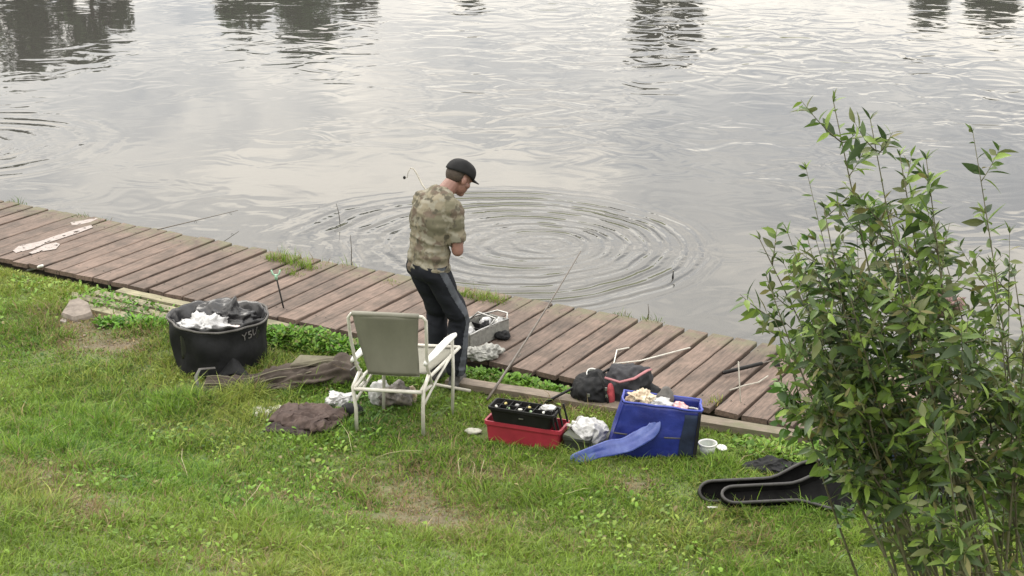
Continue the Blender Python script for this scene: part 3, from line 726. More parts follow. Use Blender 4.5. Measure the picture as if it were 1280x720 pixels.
def linerf(u, v):
    a_ = 2*math.pi*u; back = max(0, math.sin(a_-.15))
    r_ = tubr(a_, .37)-.012-.10*v*back-.05*v
    zt = .395-.24*v+.06*back**2*math.sin(v*2.6)+(.022*math.sin(9*a_)+.013*math.sin(17*a_+2))*(.3+v)
    fold = .03*math.sin(14*a_+v*2)*v
    return Vector(((r_+fold)*math.cos(a_), (r_+fold)*math.sin(a_), zt))
o = MB().grid(linerf, 120, 10).build('liner', M['bin_film'], tub); o.modifiers.new('s', 'SOLIDIFY').thickness = .002
# puffed-up fold of liner at the back
o = crumple((.05, .16, .27), (.23, .10, .14), .7, 6, 5, 3).build('liner_fold', M['bin_film'], tub)
MB().lathe([(0.001, .20), (.15, .20), (.30, .22)], seg=24).build('liner_bottom', M['bin_film'], tub)
wb = crumple((-.09, -.10, .31), (.20, .13, .095), .55, 9, 5, 5); o = wb.build('plastic_bag', M['bag_white']); o.location = TB
tag(o, 'crumpled white plastic bag lying inside the black tub on the left', 'plastic bag')
wb = crumple((.10, -.13, .30), (.14, .06, .05), .6, 12, 4, 9); o = wb.build('plastic_bag', mat('pinkish_film', (.62,.55,.53), (.42,.34,.33), 25, .5, .004, 35)); o.location = TB
tag(o, 'pinkish crumpled plastic wrapper inside the black tub on the right', 'plastic wrapper')
# lettering near the right-hand rim
def text_mesh(name, body_, size, fn, m, parent, ext=.0012):
    cu = bpy.data.curves.new(name, 'FONT'); cu.body = body_; cu.size = size; cu.extrude = ext; cu.align_x = 'CENTER'
    o = bpy.data.objects.new(name, cu); COL.objects.link(o)
    me = bpy.data.meshes.new_from_object(o.evaluated_get(bpy.context.evaluated_depsgraph_get())); COL.objects.unlink(o); bpy.data.objects.remove(o)
    for v in me.vertices: v.co = fn(v.co.x, v.co.y, v.co.z)
    me.materials.append(m); o = bpy.data.objects.new(name, me); COL.objects.link(o); o.parent = parent; return o
def tw(x, y, z):
    a_ = R(-38)+x/.345; z_ = .285+y+x*.25; r_ = tubr(a_, z_)+.009+z; return Vector((r_*math.cos(a_), r_*math.sin(a_), z_))
text_mesh('lettering', 'Y5U', .075, tw, M['grey_fabric'], tub)

# ================================================================ SOFT GEAR
def soft_bag(path, wd, ht, m, name, parent, ridges=4, rd=.012, seed=0, nseg=60, seg=28, flop=1.0, label=None, cat=None):
    """long limp bag along a path: width and height functions of t"""
    pts = [Vector(p) for p in path]; org = Vector((pts[len(pts)//2].x, pts[len(pts)//2].y, pts[len(pts)//2].z))
    def P(t):
        x = t*(len(pts)-1); i = min(int(x), len(pts)-2); f = x-i
        p0 = pts[max(i-1, 0)]; p1 = pts[i]; p2 = pts[i+1]; p3 = pts[min(i+2, len(pts)-1)]
        return .5*((2*p1)+(-p0+p2)*f+(2*p0-5*p1+4*p2-p3)*f*f+(-p0+3*p1-3*p2+p3)*f**3)
    V = []; F = []
    for i in range(nseg+1):
        t = i/nseg; p = P(t); d = (P(min(1, t+.01))-P(max(0, t-.01))).normalized(); sd = Vector((d.y, -d.x, 0)).normalized()
        w_ = wd(t)/2; h_ = ht(t)
        for k in range(seg):
            a_ = 2*math.pi*k/seg; c_, s_ = math.cos(a_), math.sin(a_)
            cx = math.copysign(abs(c_)**.75, c_)*w_; cz = (math.copysign(abs(s_)**.85, s_)*.5+.5)*h_
            q = p-org+sd*cx+Vector((0,0,cz))
            rg = math.sin(ridges*a_+3*math.sin(t*5+seed)+seed)*rd*max(0, s_)+mn.noise(Vector((t*9+seed, c_*2.2, s_*2.2)))*rd*1.6+mn.noise(Vector((t*30+seed, c_*3, s_*3)))*rd*.7
            edge = min(1, 8*t, 8*(1-t)); q += (sd*c_+Vector((0,0,s_)))*rg*edge
            V.append(q)
    for i in range(nseg):
        for k in range(seg): F.append((i*seg+k, i*seg+(k+1) % seg, (i+1)*seg+(k+1) % seg, (i+1)*seg+k))
    F.append(tuple(range(seg-1, -1, -1))); F.append(tuple(nseg*seg+k for k in range(seg)))
    o = MB().add(V, F).build(name, m, parent); o.location = org-(parent.location if parent else Vector())
    if label: tag(o, label, cat)
    return o, P
bell = lambda t, a=.12: min(1, math.sqrt(max(0, t)/a), math.sqrt(max(0, 1-t)/a)) if a else 1
pr = [G(252, 488), G(300, 487), G(350, 481), G(400, 476), G(446, 474)]
RB = empty('rod_bag', pr[2], 'long limp brown rod bag lying on the grass in front of the black tub', 'rod bag')
soft_bag(pr, lambda t: (.30-.06*math.sin(t*6))*max(.5, bell(t,.04)), lambda t: (.085+.028*math.sin(t*5-2.6)+(.04 if t > .8 else 0)*math.sin((t-.8)*15.7))*max(.5, bell(t,.04)), M['brown_fabric'], 'body', RB, 11, .024, 1.3, 90, 56)
def seam(off, zz_, nm='seam', m=M['olive_fabric'], r_=.005, t0=.03, t1=.97):
    P_ = []
    for k in range(31):
        t = t0+(t1-t0)*k/30; x = t*4; i = min(int(x), 3); p = pr[i].lerp(pr[i+1], x-i)
        P_.append(p+Vector((0, off+.02*math.sin(t*11), zz_-.028+.026*math.sin(t*5-2.6)+.012*math.sin(t*17)))-RB.location)
    return MB().tube(P_, r_, 6).build(nm, m, RB)
seam(-.07, .11, 'zip'); seam(.03, .128, 'seam'); seam(-.125, .055, 'seam')
MB().tube([p-RB.location for p in (pr[0]+Vector((.0,-.1,.06)), pr[0]+Vector((-.03,-.02,.11)), pr[0]+Vector((-.02,.08,.13)), pr[0]+Vector((.08,.13,.12)))], .012, 8, flat=.35).build('strap', M['grey_fabric'], RB)
MB().tube([p-RB.location for p in (pr[4]+Vector((-.14,-.10,.10)), pr[4]+Vector((-.03,-.13,.12)), pr[4]+Vector((.02,-.05,.14)), pr[4]+Vector((-.05,.07,.15)))], .011, 8, flat=.35).build('strap', M['grey_fabric'], RB)
# dark flap (pyramid of stiff cloth) between tub and rod bag
a, b, c_, d = G(268, 478), G(320, 480), G(300, 462), G(283, 462)
def flapf(u, v):
    lo = a.lerp(b, u); hi = c_.lerp(d, 1-u); p = lo.lerp(hi, v); p.z = lo.z+.03+.14*(1-abs(2*u-1)**1.2)*(.35+.65*math.sin(v*math.pi*.75)); return p-a
o = MB().grid(flapf, 14, 10, .012).build('dark_cloth', M['black_fabric']); o.location = a
tag(o, 'peaked dark cloth flap lying between the black tub and the brown rod bag', 'cloth')
# olive board behind the rod bag
a, b, c_, d = PZ(362, 456, .06), PZ(424, 453, .06), PZ(421, 445, .10), PZ(375, 443, .10)
V = [a, b, c_, d]; V = V+[v-Vector((0,0,.02)) for v in V]
o = MB().add([v-a for v in V], [(0,1,2,3),(7,6,5,4),(1,0,4,5),(2,1,5,6),(3,2,6,7),(0,3,7,4)]).build('flat_cushion', M['olive_fabric'], None, False); o.location = a
tag(o, 'flat olive cushion lying behind the right end of the rod bag', 'cushion'); bevel(o, .006)
MB_ = soft_bag([G(368, 462), G(400, 461), G(424, 461)], lambda t: .16*max(.3, bell(t)), lambda t: .07*max(.3, bell(t)), M['brown_fabric'], 'folded_bag', None, 4, .01, 4)[0]
tag(MB_, 'small folded brown bag under the olive cushion behind the rod bag', 'bag')
# folded mauve-brown jacket
def folded(name, corners, m, amp, seed, label, cat, nu=46, nv=30, thick=.02, base_=.03, hump=.03, freq=5, parent=None, lift=0):
    A, Bq, Cq, Dq = [G(*p) for p in corners]; org = (A+Bq+Cq+Dq)/4
    def fn(u, v):
        wob = .035*mn.noise(Vector((u*4+seed, v*4, 1))); p = A.lerp(Bq, u).lerp(Dq.lerp(Cq, u), v); p = Vector((p.x+wob, p.y+.05*mn.noise(Vector((u*3.3, v*3+seed, 7))), 0))
        g = float(zg(p.x, p.y)); rid = (1-2.2*abs(mn.noise(Vector((u*freq*.45+seed+v*1.6, v*freq*1.2, seed)))))*amp
        ed = min(1, 7*min(u, 1-u, v, 1-v)); fine = mn.noise(Vector((u*17, v*15+seed, 2)))*amp*.45
        return Vector((p.x, p.y, g+lift+base_*ed+hump*ed*math.sin(u*math.pi)**.5+(max(rid, -.01)+fine)*(.4+.6*ed)))-org
    o = MB().grid(fn, nu, nv, thick).build(name, m, parent); o.location = org-(parent.location if parent else Vector())
    if label: tag(o, label, cat)
    return o
JK = empty('folded_jacket', G(385, 530), 'flat heap of mauve brown jacket folded in layers left of the chair', 'jacket')
M['mauve_dark'] = mat('mauve_dark_lining', (.055,.042,.04), (.03,.024,.023), 9, .9, .004, 30, spec=.18)
folded('fold', [(328, 543), (392, 548), (420, 528), (352, 514)], M['mauve_dark'], .018, 2.2, None, None, 60, 40, .02, .02, .0, 6, JK, .015)
folded('fold', [(352, 538), (408, 548), (442, 519), (372, 512)], M['mauve_fabric'], .022, 4.9, None, None, 60, 40, .018, .02, .01, 7, JK, .035)
folded('sleeve', [(335, 534), (362, 540), (384, 519), (356, 514)], M['mauve_fabric'], .016, 7.7, None, None, 44, 30, .016, .02, .01, 6, JK, .05)
folded('sleeve', [(382, 546), (402, 549), (424, 531), (404, 526)], M['mauve_fabric'], .014, 9.1, None, None, 44, 30, .016, .02, .01, 6, JK, .06)
folded('cloth', [(310, 526), (345, 521), (366, 511), (314, 513)], M['pale_cloth'], .012, 6.2, 'pale folded cloth poking out behind the mauve brown jacket', 'cloth', 20, 14, .02, .02, .015)
folded('cloth', [(372, 517), (395, 517), (398, 508), (376, 508)], M['olive_fabric'], .012, 8.2, 'small olive cloth scrap at the back edge of the mauve brown jacket', 'cloth', 14, 10, .015, .015, .01)
g_ = G(440, 520); o = crumple((0,0,.045), (.075, .06, .05), .3, 12, 3, 4).build('sock_bundle', M['black_fabric']); o.location = g_; tag(o, 'small dark bundle by the left rear chair leg', 'bundle')
# white wrappers behind the chair
g_ = G(424, 505); o = crumple((0,0,.03), (.115, .08, .05), .7, 12, 5, 21, .03).build('plastic_bag', M['bag_white']); o.location = g_; tag(o, 'flat crumpled white plastic bag on grass left of the chair', 'plastic bag')
g_ = G(476, 507); o = crumple((0,0,.07), (.075, .05, .10), .6, 9, 4, 23, .06).build('plastic_bag', M['bag_white']); o.location = g_; tag(o, 'upright white plastic bag under the chair seat', 'plastic bag')
g_ = G(496, 507); o = crumple((0,0,.07), (.11, .08, .085), .5, 11, 4, 25, .06).build('patterned_bag', mat('mottled_bag', (.16,.14,.12), (.03,.028,.026), 26, .5, .003, 40)); o.location = g_; tag(o, 'dark mottled carrier bag under the chair beside the white bag', 'bag')
g_ = G(516, 503); o = crumple((0,0,.05), (.03, .03, .07), .6, 14, 3, 27, .05).build('paper_scrap', M['tan_fabric']); o.location = g_; tag(o, 'pale scrap of paper standing right of the mottled bag under the chair', 'paper')
# trouser-coloured pole piece by the feet
a, b = PZ(545, 484, .0), PZ(588, 492, -.0); o = MB().tube([Vector((0,0,.02)), b-a+Vector((0,0,.02))], .012, 8).build('white_stick', M['rod_pale']); o.location = a; tag(o, 'pale stick lying on the grass right of the chair below the long board', 'stick')

# ================================================================ RED TACKLE BOX
p0 = G(606, 552); p1 = G(699, 566)
rx = (p1-p0); rx.z = 0; RL = rx.length; rx.normalize(); ry = Vector((-rx.y, rx.x, 0))
TX = empty('tackle_box', (p0+p1)/2, 'open red tackle box with a black compartment tray lifted above it', 'tackle box')
def T(x, y, z): return rx*x+ry*y+Vector((0,0,z))
def loop(x0, x1, y0, y1, z0, z1, tp, th, name, m, par, bot=True, z0b=None):
    """open tray: outer shell and inner wall"""
    cx = (x0+x1)/2; cy = (y0+y1)/2; hx = (x1-x0)/2; hy = (y1-y0)/2
    def ring(f, z, ins=0):
        r_ = .22*min(hx, hy); P = []
        for sx, sy, a0 in ((1,1,0), (-1,1,90), (-1,-1,180), (1,-1,270)):
            for q in (0, 30, 60, 90): a_ = R(a0+q); P.append(T(cx+sx*(hx*f-ins-r_)+r_*math.cos(a_), cy+sy*(hy*f-ins-r_)+r_*math.sin(a_), z))
        return P
    rings = [ring(tp, z0), ring(tp*.3+.7, z0+(z1-z0)*.72), ring(1, z1-(z1-z0)*.18), ring(1.03, z1-(z1-z0)*.16), ring(1.03, z1), ring(1, z1, th), ring(tp, z0+th, th)]
    V = [v for r_ in rings for v in r_]; n = len(rings[0]); F = []
    for i in range(len(rings)-1):
        for k in range(n): F.append((i*n+k, i*n+(k+1) % n, (i+1)*n+(k+1) % n, (i+1)*n+k))
    F.append(tuple(range(n-1, -1, -1))); F.append(tuple((len(rings)-1)*n+k for k in range(n)))
    return sharp(MB().add(V, F).build(name, m, par), 40)
HB = .15
loop(-RL/2, RL/2, 0, .20, -.01, HB, .93, .006, 'box', M['red_plastic'], TX)
tray = loop(-RL/2+.03, RL/2-.045, -.01, .15, HB-.01, HB+.105, .86, .005, 'tray', M['black_plastic'], TX)
MB().box(T(0, -.016, HB+.055), (.03, .006, .006), Matrix((rx, ry, Vector((0,0,1)))).transposed()).build('latch', M['metal'], tray, False)
RM = Matrix((rx, ry, Vector((0,0,1)))).transposed()
for k in range(5):
    MB().box(T(-RL/2+.09+.058*k, .07, HB+.078), (.004, .14, .045), RM).build('divider', M['black_plastic'], tray, False)
MB().box(T(0, .07, HB+.077), (RL-.11, .004, .045), RM).build('divider', M['black_plastic'], tray, False)
lure_m = [mat('lure_%s' % n_, c, None, 30, .4) for n_, c in (('white', (.6,.6,.55)), ('yellow', (.5,.42,.15)), ('green', (.2,.3,.15)), ('grey', (.3,.3,.3)))]
TXm = TX.location
LN = ('white', 'yellow', 'green', 'grey'); ORD = ('first', 'second', 'third', 'fourth', 'fifth', 'sixth', 'seventh', 'eighth', 'ninth')
for k in range(9):
    x_, y_ = -RL/2+.065+k*(RL-.17)/8.5, (.04, .105)[k % 2]+random.uniform(-.01, .01)
    o = crumple((0,0,0), (.016, .010, .009), .3, 60, 2, k).build('lure', lure_m[k % 4]); o.location = TXm+T(x_, y_, HB+.085+random.uniform(0, .012)); o.rotation_euler = (0, 0, random.uniform(0, 3))
    tag(o, 'small %s fishing lure, %s from the left in the black tackle box tray' % (LN[k % 4], ORD[k]), 'lure', 'lures in the tackle box tray')
o = crumple((0,0,0), (.05, .035, .022), .6, 22, 4, 31).build('line_tangle', M['bag_white']); o.location = TXm+T(RL/2-.115, .11, HB+.105); tag(o, 'white tangle of film on the right end of the tackle box tray', 'tangle')
# cantilever arms and open lid on the right
for k, yy in enumerate((.02, .05, .10, .17)):
    MB().box(T(RL/2-.052+.012*k, yy, HB+.055), (.010, .012, .14), RM @ Matrix.Rotation(R(-14), 3, 'Y')).build('hinge_arm', M['black_plastic'], TX, False)
o = loop(RL/2+.008, RL/2+.19, .03, .25, -.01, .105, .9, .006, 'lid', mat('dark_green_plastic', (.035,.04,.034), (.025,.028,.024), 9, .5), TX)
V = [T(RL/2+.02, .02, .115), T(RL/2+.23, .10, .03), T(RL/2+.30, .30, .035), T(RL/2+.06, .26, .13)]; V += [v+Vector((0,0,.012)) for v in V]
MB().add(V, [(3,2,1,0),(4,5,6,7),(0,1,5,4),(1,2,6,5),(2,3,7,6),(3,0,4,7)]).build('lid_panel', mat('olive_plastic', (.075,.08,.055), (.05,.055,.04), 9, .5), TX, False)
for k, (x_, y_, z_) in enumerate(((RL/2+.045, .16, .155), (RL/2+.075, .12, .13), (RL/2+.03, .10, .16))):
    o = MB().box((0,0,0), (.032, .022, .018)).build('bait_tin', lure_m[0], None, False); bevel(o, .003); o.location = TXm+T(x_, y_, z_); o.rotation_euler = (.2*k, .3, k)
    tag(o, 'tiny white bait tin by the hinge arms of the tackle box, '+('middle one', 'rightmost', 'leftmost')[k], 'tin', 'bait tins by the tackle box')
g_ = G(592, 542); o = crumple((0,0,.02), (.055, .035, .018), .6, 20, 4, 33).build('paper_scrap', M['pale_cloth']); o.location = g_; tag(o, 'pale flattened scrap in the grass left of the red tackle box', 'paper')

# white bag next to cooler
g_ = G(737, 560); g_.y += .05; o = crumple((0,0,.085), (.125, .10, .095), .35, 8, 5, 41, .08).build('plastic_bag', M['bag_white']); o.location = g_; tag(o, 'full white carrier bag between the red tackle box and the blue cooler', 'plastic bag')

# ================================================================ BLUE COOLER
cb0, cb1 = G(757, 571), G(869, 575); ct0, ct1 = PY(779, 502, cb0.y), PY(877, 514, cb1.y)
cxv = (cb1-cb0); cxv.z = 0; cxv.normalize(); cyv = Vector((-cxv.y, cxv.x, 0))
CO = empty('cooler_bag', (cb0+cb1)/2, 'bright blue insulated cooler bag standing open with its flap hanging to the ground', 'cooler bag')
org = CO.location
def cool(u, v, w_):      # u along the front, v depth 0..1, w height 0..1
    lo = cb0.lerp(cb1, u); hi = ct0.lerp(ct1, u); p = lo.lerp(hi, w_)+cyv*(.19*v)
    bul = .016*math.sin(math.pi*u)*math.sin(math.pi*w_); p = p+cyv*(-bul if v < .5 else bul)
    p += cyv*mn.noise(Vector((u*4, w_*4, v*3)))*.012+cxv*mn.noise(Vector((v*4, w_*4, u*3+5)))*.010+Vector((0,0,mn.noise(Vector((u*3, v*3, 2)))*.012*w_))
    return p-org
def wallf(u, w_):
    t = u*4; k = min(int(t), 3); f = t-k
    uv = ((f, 0), (1, f), (1-f, 1), (0, 1-f))[k]; return cool(uv[0], uv[1], w_)
o = MB().grid(wallf, 64, 14).build('body', M['blue_fabric'], CO); o.modifiers.new('s', 'SOLIDIFY').thickness = .008; sharp(o, 50)
MB().grid(lambda u, v: cool(u, v, .45)+Vector((0,0,0)), 8, 6, .01).build('lining', M['grey_fabric'], CO)
MB().tube([wallf(k/64, 1) for k in range(65)], .0075, 8, False).build('rim', mat('blue_piping', (.03,.05,.30), None, 9, .5), CO)
o = MB().grid(lambda u, w_: cool(.80+.16*u, 0, .05+.86*w_)-cyv*.006, 8, 10).build('side_panel', M['navy'], CO); o.modifiers.new('s', 'SOLIDIFY').thickness = .006
o = MB().grid(lambda u, w_: cool(.965+.04*u, -.01, .0+.97*w_)-cyv*.004, 3, 10).build('webbing', M['black_fabric'], CO); o.modifiers.new('s', 'SOLIDIFY').thickness = .006
# flap: broad curved strap sweeping from the front down to the grass on the left
FPp = [PY(822, 524, cb0.y-.02)-org, PY(819, 536, cb0.y-.045)-org, PY(804, 549, cb0.y-.07)-org, PY(780, 559, cb0.y-.11)-org, PY(748, 567, cb0.y-.15)-org, G(714, 577, .02)-org]
def crv(P, t):
    x = t*(len(P)-1); i = min(int(x), len(P)-2); f = x-i; p0 = P[max(i-1,0)]; p1 = P[i]; p2 = P[i+1]; p3 = P[min(i+2, len(P)-1)]
    return .5*((2*p1)+(-p0+p2)*f+(2*p0-5*p1+4*p2-p3)*f*f+(-p0+3*p1-3*p2+p3)*f**3)
def flf(u, v):
    p = crv(FPp, u); d = crv(FPp, min(1, u+.02))-crv(FPp, max(0, u-.02)); d.normalize(); sd = cyv.cross(d).normalized()
    if sd.z < 0: sd = -sd
    sd = (sd+cyv*.55*math.sin(u*math.pi*.9)).normalized()
    wd = .03+.075*math.sin(math.pi*min(1, u*.85+.05))**.8; rnd = 1 if u < .93 else math.sqrt(max(0, 1-((u-.93)/.07)**2))*.8+.2
    return p+sd*(v-.35)*wd*rnd+cyv*(.006*mn.noise(Vector((u*6, v*3, 4))))+Vector((0,0,.004*math.sin(u*19)+.006*mn.noise(Vector((u*9, v*5, 1)))))
o = MB().grid(flf, 36, 10).build('flap', M['blue_light'], CO); o.modifiers.new('s', 'SOLIDIFY').thickness = .009
# things inside the cooler
def put(name, px, py, Y, r_, m, label, cat, amp=.45, fr=12, sub=4, seed=0, rot=None):
    p = PY(px, py, Y); o = crumple((0,0,0), r_, amp, fr, sub, seed, 0, rot).build(name, m); o.location = p; tag(o, label, cat); return o
YC = cb0.y+.10
put('rag', 801, 498, YC-.02, (.085, .06, .055), mat('cream_rag', (.66,.58,.44), (.24,.17,.11), 16, .8, .006, 30), 'cream and brown crumpled rag at the left of the open blue cooler', 'rag', .6, 14, 5, 51)
put('paper_bag', 824, 506, YC-.04, (.095, .05, .045), M['bag_white'], 'white crumpled paper in the middle of the open blue cooler', 'paper', .55, 14, 4, 52)
put('pouch', 831, 497, YC+.04, (.055, .05, .075), M['grey_fabric'], 'grey cloth pouch standing in the blue cooler behind the white paper', 'pouch', .25, 8, 4, 53)
put('wrapper', 850, 509, YC-.04, (.05, .05, .03), mat('red_white_film', (.62,.5,.5), (.42,.1,.1), 18, .4, .004, 30), 'red and white food wrapper near the right end of the cooler', 'wrapper', .6, 18, 4, 54)
put('glove', 841, 499, YC+.30, (.05, .04, .025), M['mauve_fabric'], 'dark reddish glove on the plank edge just behind the blue cooler', 'glove', .5, 18, 4, 55)
tb_ = PY(863, 515, YC-.03); bt = empty('bait_tub', tb_-Vector((0,0,.055)), 'round dark bait tub with a white rim at the right end of the cooler', 'tub')
sharp(MB().lathe([(.001,.0), (.052,.0), (.062,.055), (.058,.055), (.05,.01), (.001,.01)], seg=28).build('cup', M['black_plastic'], bt), 40)
MB().lathe([(.060,.052), (.068,.054), (.069,.062), (.060,.064), (.057,.06), (.060,.052)], seg=28).build('rim', M['white_plastic'], bt)
# clear tub and lid right of the cooler
g_ = G(884, 567); ct = empty('clear_tub', g_, 'small cloudy plastic tub on the grass right of the blue cooler', 'tub')
MB().lathe([(.001,.0), (.045,.0), (.058,.07), (.054,.07), (.042,.006), (.001,.006)], seg=28).build('cup', M['clear'], ct); MB().lathe([(.054,.068), (.062,.069), (.062,.077), (.054,.077), (.054,.068)], seg=28).build('rim', M['white_plastic'], ct)
g_ = G(902, 564); o = MB().lathe([(.001,.012), (.032,.012), (.036,.006), (.036,.0), (.001,.0)], seg=24).build('white_disc', M['white_plastic']); o.location = g_+Vector((0,0,.02)); o.rotation_euler = (.1,.15,0); tag(o, 'small white lid lying on grass right of the cloudy tub', 'lid')

# ================================================================ BLACK BACKPACK
bp_ = G(755, 512); BK = empty('backpack', bp_+Vector((.02,.10,0)), 'black backpack with red side and pink trim lying behind the blue cooler', 'backpack')
rot = Matrix.Rotation(R(-14), 3, 'Z') @ Matrix.Rotation(R(10), 3, 'Y')
crumple((-.09, 0, .115), (.155, .15, .125), .22, 6, 5, 61, .11).build('body', M['black_fabric'], BK)
crumple((.14, .03, .15), (.17, .14, .14), .25, 6, 5, 63, .14).build('main_pocket', mat('charcoal_fabric', (.045,.045,.05), (.025,.025,.028), 9, .8, .002, 40, spec=.18), BK)
crumple((.02, -.09, .09), (.035, .06, .10), .3, 9, 4, 65, .08).build('side_panel', M['red_fabric'], BK)
MB().tube([(-.02,-.11,.24), (.08,-.13,.215), (.18,-.115,.235), (.27,-.07,.275), (.30,-.01,.26)], .014, 8, flat=.5).build('trim', M['pink_trim'], BK)
MB().tube([(-.06,-.09,.27), (-.03,-.13,.2), (0,-.15,.1), (.01,-.14,.02)], .012, 8, flat=.4).build('strap', M['black_plastic'], BK)
for p in ((-.13,-.147,.125), (-.012,-.145,.17), (-.008,-.15,.12)): MB().box(p, (.016,.008,.022)).build('buckle', M['metal'], BK, False)
crumple((.27, .02, .06), (.13, .10, .07), .3, 8, 4, 67, .06).build('flap', M['black_fabric'], BK)
g_ = PY(738, 468, bp_.y+.17); cu = empty('cup', g_-Vector((0,0,.03)), 'pale translucent cup resting on top of the black backpack', 'cup'); cu.rotation_euler = (R(35), R(20), 0)
MB().lathe([(.001,0), (.034,0), (.046,.055), (.043,.055), (.031,.004), (.001,.004)], seg=24).build('wall', M['clear'], cu); MB().lathe([(.043,.054), (.049,.055), (.049,.061), (.043,.061), (.043,.054)], seg=24).build('rim', M['white_plastic'], cu)

# ================================================================ RODS AND RESTS
def rod(name, P, r0, r1, m, label, cat='fishing rod', grip=None, eyes=0, reel=None):
    P = [Vector(p) for p in P]; o = empty(name, P[0], label, cat); Q = [p-P[0] for p in P]; n = len(Q)
    MB().tube(Q, [r0+(r1-r0)*i/(n-1) for i in range(n)], 8).build('blank', m, o)
    if grip:
        a_ = Q[0]; b_ = Q[0].lerp(Q[-1], grip); MB().tube([a_, b_], r0*1.8, 10).build('grip', M['black_plastic'], o)
    for k in range(eyes):
        t = (k+1)/(eyes+.2)*(n-1); i = min(int(t), n-2); p = Q[i].lerp(Q[i+1], t-i); d = (Q[i+1]-Q[i]).normalized()
        c = p-Vector((0,0,.016)); MB().tube([c+Vector((.011*math.cos(q*.7854), 0, .011*math.sin(q*.7854))) for q in range(9)], .0022, 5, False).build('line_guide', M['metal'], o)
    if reel:
        t = reel; i = min(int(t*(n-1)), n-2); p = Q[i].lerp(Q[i+1], t*(n-1)-i); mbr = MB().lathe([(.001,-.02), (.03,-.02), (.026,-.012), (.026,.012), (.03,.02), (.001,.02)], p-Vector((0,0,.045)), 18, (.6,.2,.1)); mbr.build('reel', M['black_plastic'], o)
        MB().tube([p, p-Vector((0,0,.03))], .006, 6).build('reel_foot', M['metal'], o)
    return o
def seq(a, b, n=7, sag=0): return [a.lerp(b, i/n)+Vector((0,0,-sag*math.sin(math.pi*i/n))) for i in range(n+1)]
a = G(609, 500, .03); b = PY(726, 314, 11.6)
rod('fishing_rod', seq(a, b, 8, .02), .0105, .0035, M['rod'], 'long fishing rod propped from the tackle box out over the ripples', eyes=3)
a = PY(676, 506, 9.95); b = PY(768, 458, 10.1)
rod('rod_tube', seq(a, b, 5), .010, .009, M['black_plastic'], 'black pole lying across the backpack towards the tackle box', 'pole')
a = PZ(197, 287, .01); b = PY(297, 263, 15.3)
rod('fishing_rod', seq(a, b, 6), .006, .003, M['rod'], 'thin fishing rod reaching over the calm water from the left of the boardwalk', eyes=2)
# bent white rest on the planks
P = [PZ(800, 441, .02), PZ(770, 443, .03), PZ(768, 461, .03), PY(800, 459, 10.6), PY(860, 449, 10.75)]
P = [PY(786, 442, 10.95), PY(771, 442, 10.9), PY(767, 460, 10.62), PY(800, 458, 10.68), PY(862, 449, 10.95)]
for p in P: p.z = max(p.z, .015)
o = MB().tube([p-P[2] for p in P], .0055, 8).build('rod_rest', M['white_metal']); o.location = P[2]; tag(o, 'white bent metal rod rest lying on the planks behind the backpack', 'rod rest')
def bank_stick(pb, pt, label, m, head):
    a_, b_ = pb, pt; o = empty('bank_stick', a_, label, 'rod rest'); d = b_-a_
    MB().tube([Vector((0,0,-.05)), d], .0065 if head else .0045, 8).build('pole', m, o)
    if head:
        MB().tube([d+Vector((-.035,0,.05)), d+Vector((-.025,0,.015)), d, d+Vector((.025,0,.015)), d+Vector((.035,0,.05))], .007, 8).build('fork', head, o)
        MB().tube([d-Vector((0,0,.03)), d+Vector((0,0,.012))], .013, 8).build('socket', head, o)
    return o
g_ = G(362, 411); bank_stick(g_, PY(345, 345, g_.y), 'thin dark bank stick with green fork head stuck in grass beside the black tub', M['black_plastic'], M['green_plastic'])
g_ = G(928, 533); bank_stick(g_, PY(923, 452, g_.y), 'pale bank stick pushed into the grass at the right part of the boardwalk', M['rod_pale'], None)
# rod butt with reel on the planks near the shrub
a = PZ(904, 466, .03); b = PZ(1010, 440, .05)
rod('fishing_rod', seq(a, b, 4), .008, .006, M['rod'], 'dark fishing rod butt with reel lying on the planks next to the shrub', grip=.45, reel=.62, eyes=1)
a = PZ(912, 488, .012); o = MB().tube([Vector((0,0,0)), PZ(930,482,.02)-a, PZ(948,478,.012)-a, PZ(960,470,.02)-a], .006, 6).build('wire', M['rod_pale']); o.location = a; tag(o, 'short pale wire on the planks below the rod butt with reel', 'wire')
# float and stalks in the water
p = PZ(841, 348, WATER_Z); fl = empty('float', p, 'thin dark fishing float standing upright in the water', 'float')
MB().tube([(0,0,-.03), (0,0,.0), (0,0,.02), (.004,0,.085)], [.003,.009,.008,.002], 8).build('stem', M['black_plastic'], fl); MB().ball((.003,0,.072), .006, 1).build('tip', M['rod_pale'], fl)

# ================================================================ GREY CRATE ON THE PLANKS
p0 = PZ(578, 445, 0); 
KR = empty('crate', PZ(598, 422, 0), 'grey open crate full of tackle standing on the planks beside the angler', 'crate')
kx = Vector((.80, -.6, 0)).normalized(); ka = math.atan2(.866, .5)
kx = Vector((math.cos(ka-R(8)), math.sin(ka-R(8)), 0)); ky = Vector((kx.y, -kx.x, 0))
def K(x, y, z): return kx*x+ky*y+Vector((0,0,z))
KM = Matrix((kx, ky, Vector((0,0,1)))).transposed()
LK, WK, HK = .46, .22, .11
lens = [(0, WK/2, LK, .008), (0, -WK/2, LK, .008)]
for yy in (-WK/2, WK/2):
    MB().box(K(0, yy, HK*.5), (LK, .010, HK), KM).build('side', M['net'], KR, False)
    MB().tube([K(-LK/2, yy, HK), K(-LK/4, yy*1.05, HK+.012), K(LK/4, yy*1.05, HK+.012), K(LK/2, yy, HK)], .008, 6).build('rail', M['metal'], KR)
for xx in (-LK/2, LK/2):
    MB().box(K(xx, 0, HK*.5), (.010, WK-.02, HK), KM).build('end', M['net'], KR, False)
MB().box(K(0, 0, .012), (LK-.02, WK-.02, .01), KM).build('bottom', M['net'], KR, False)
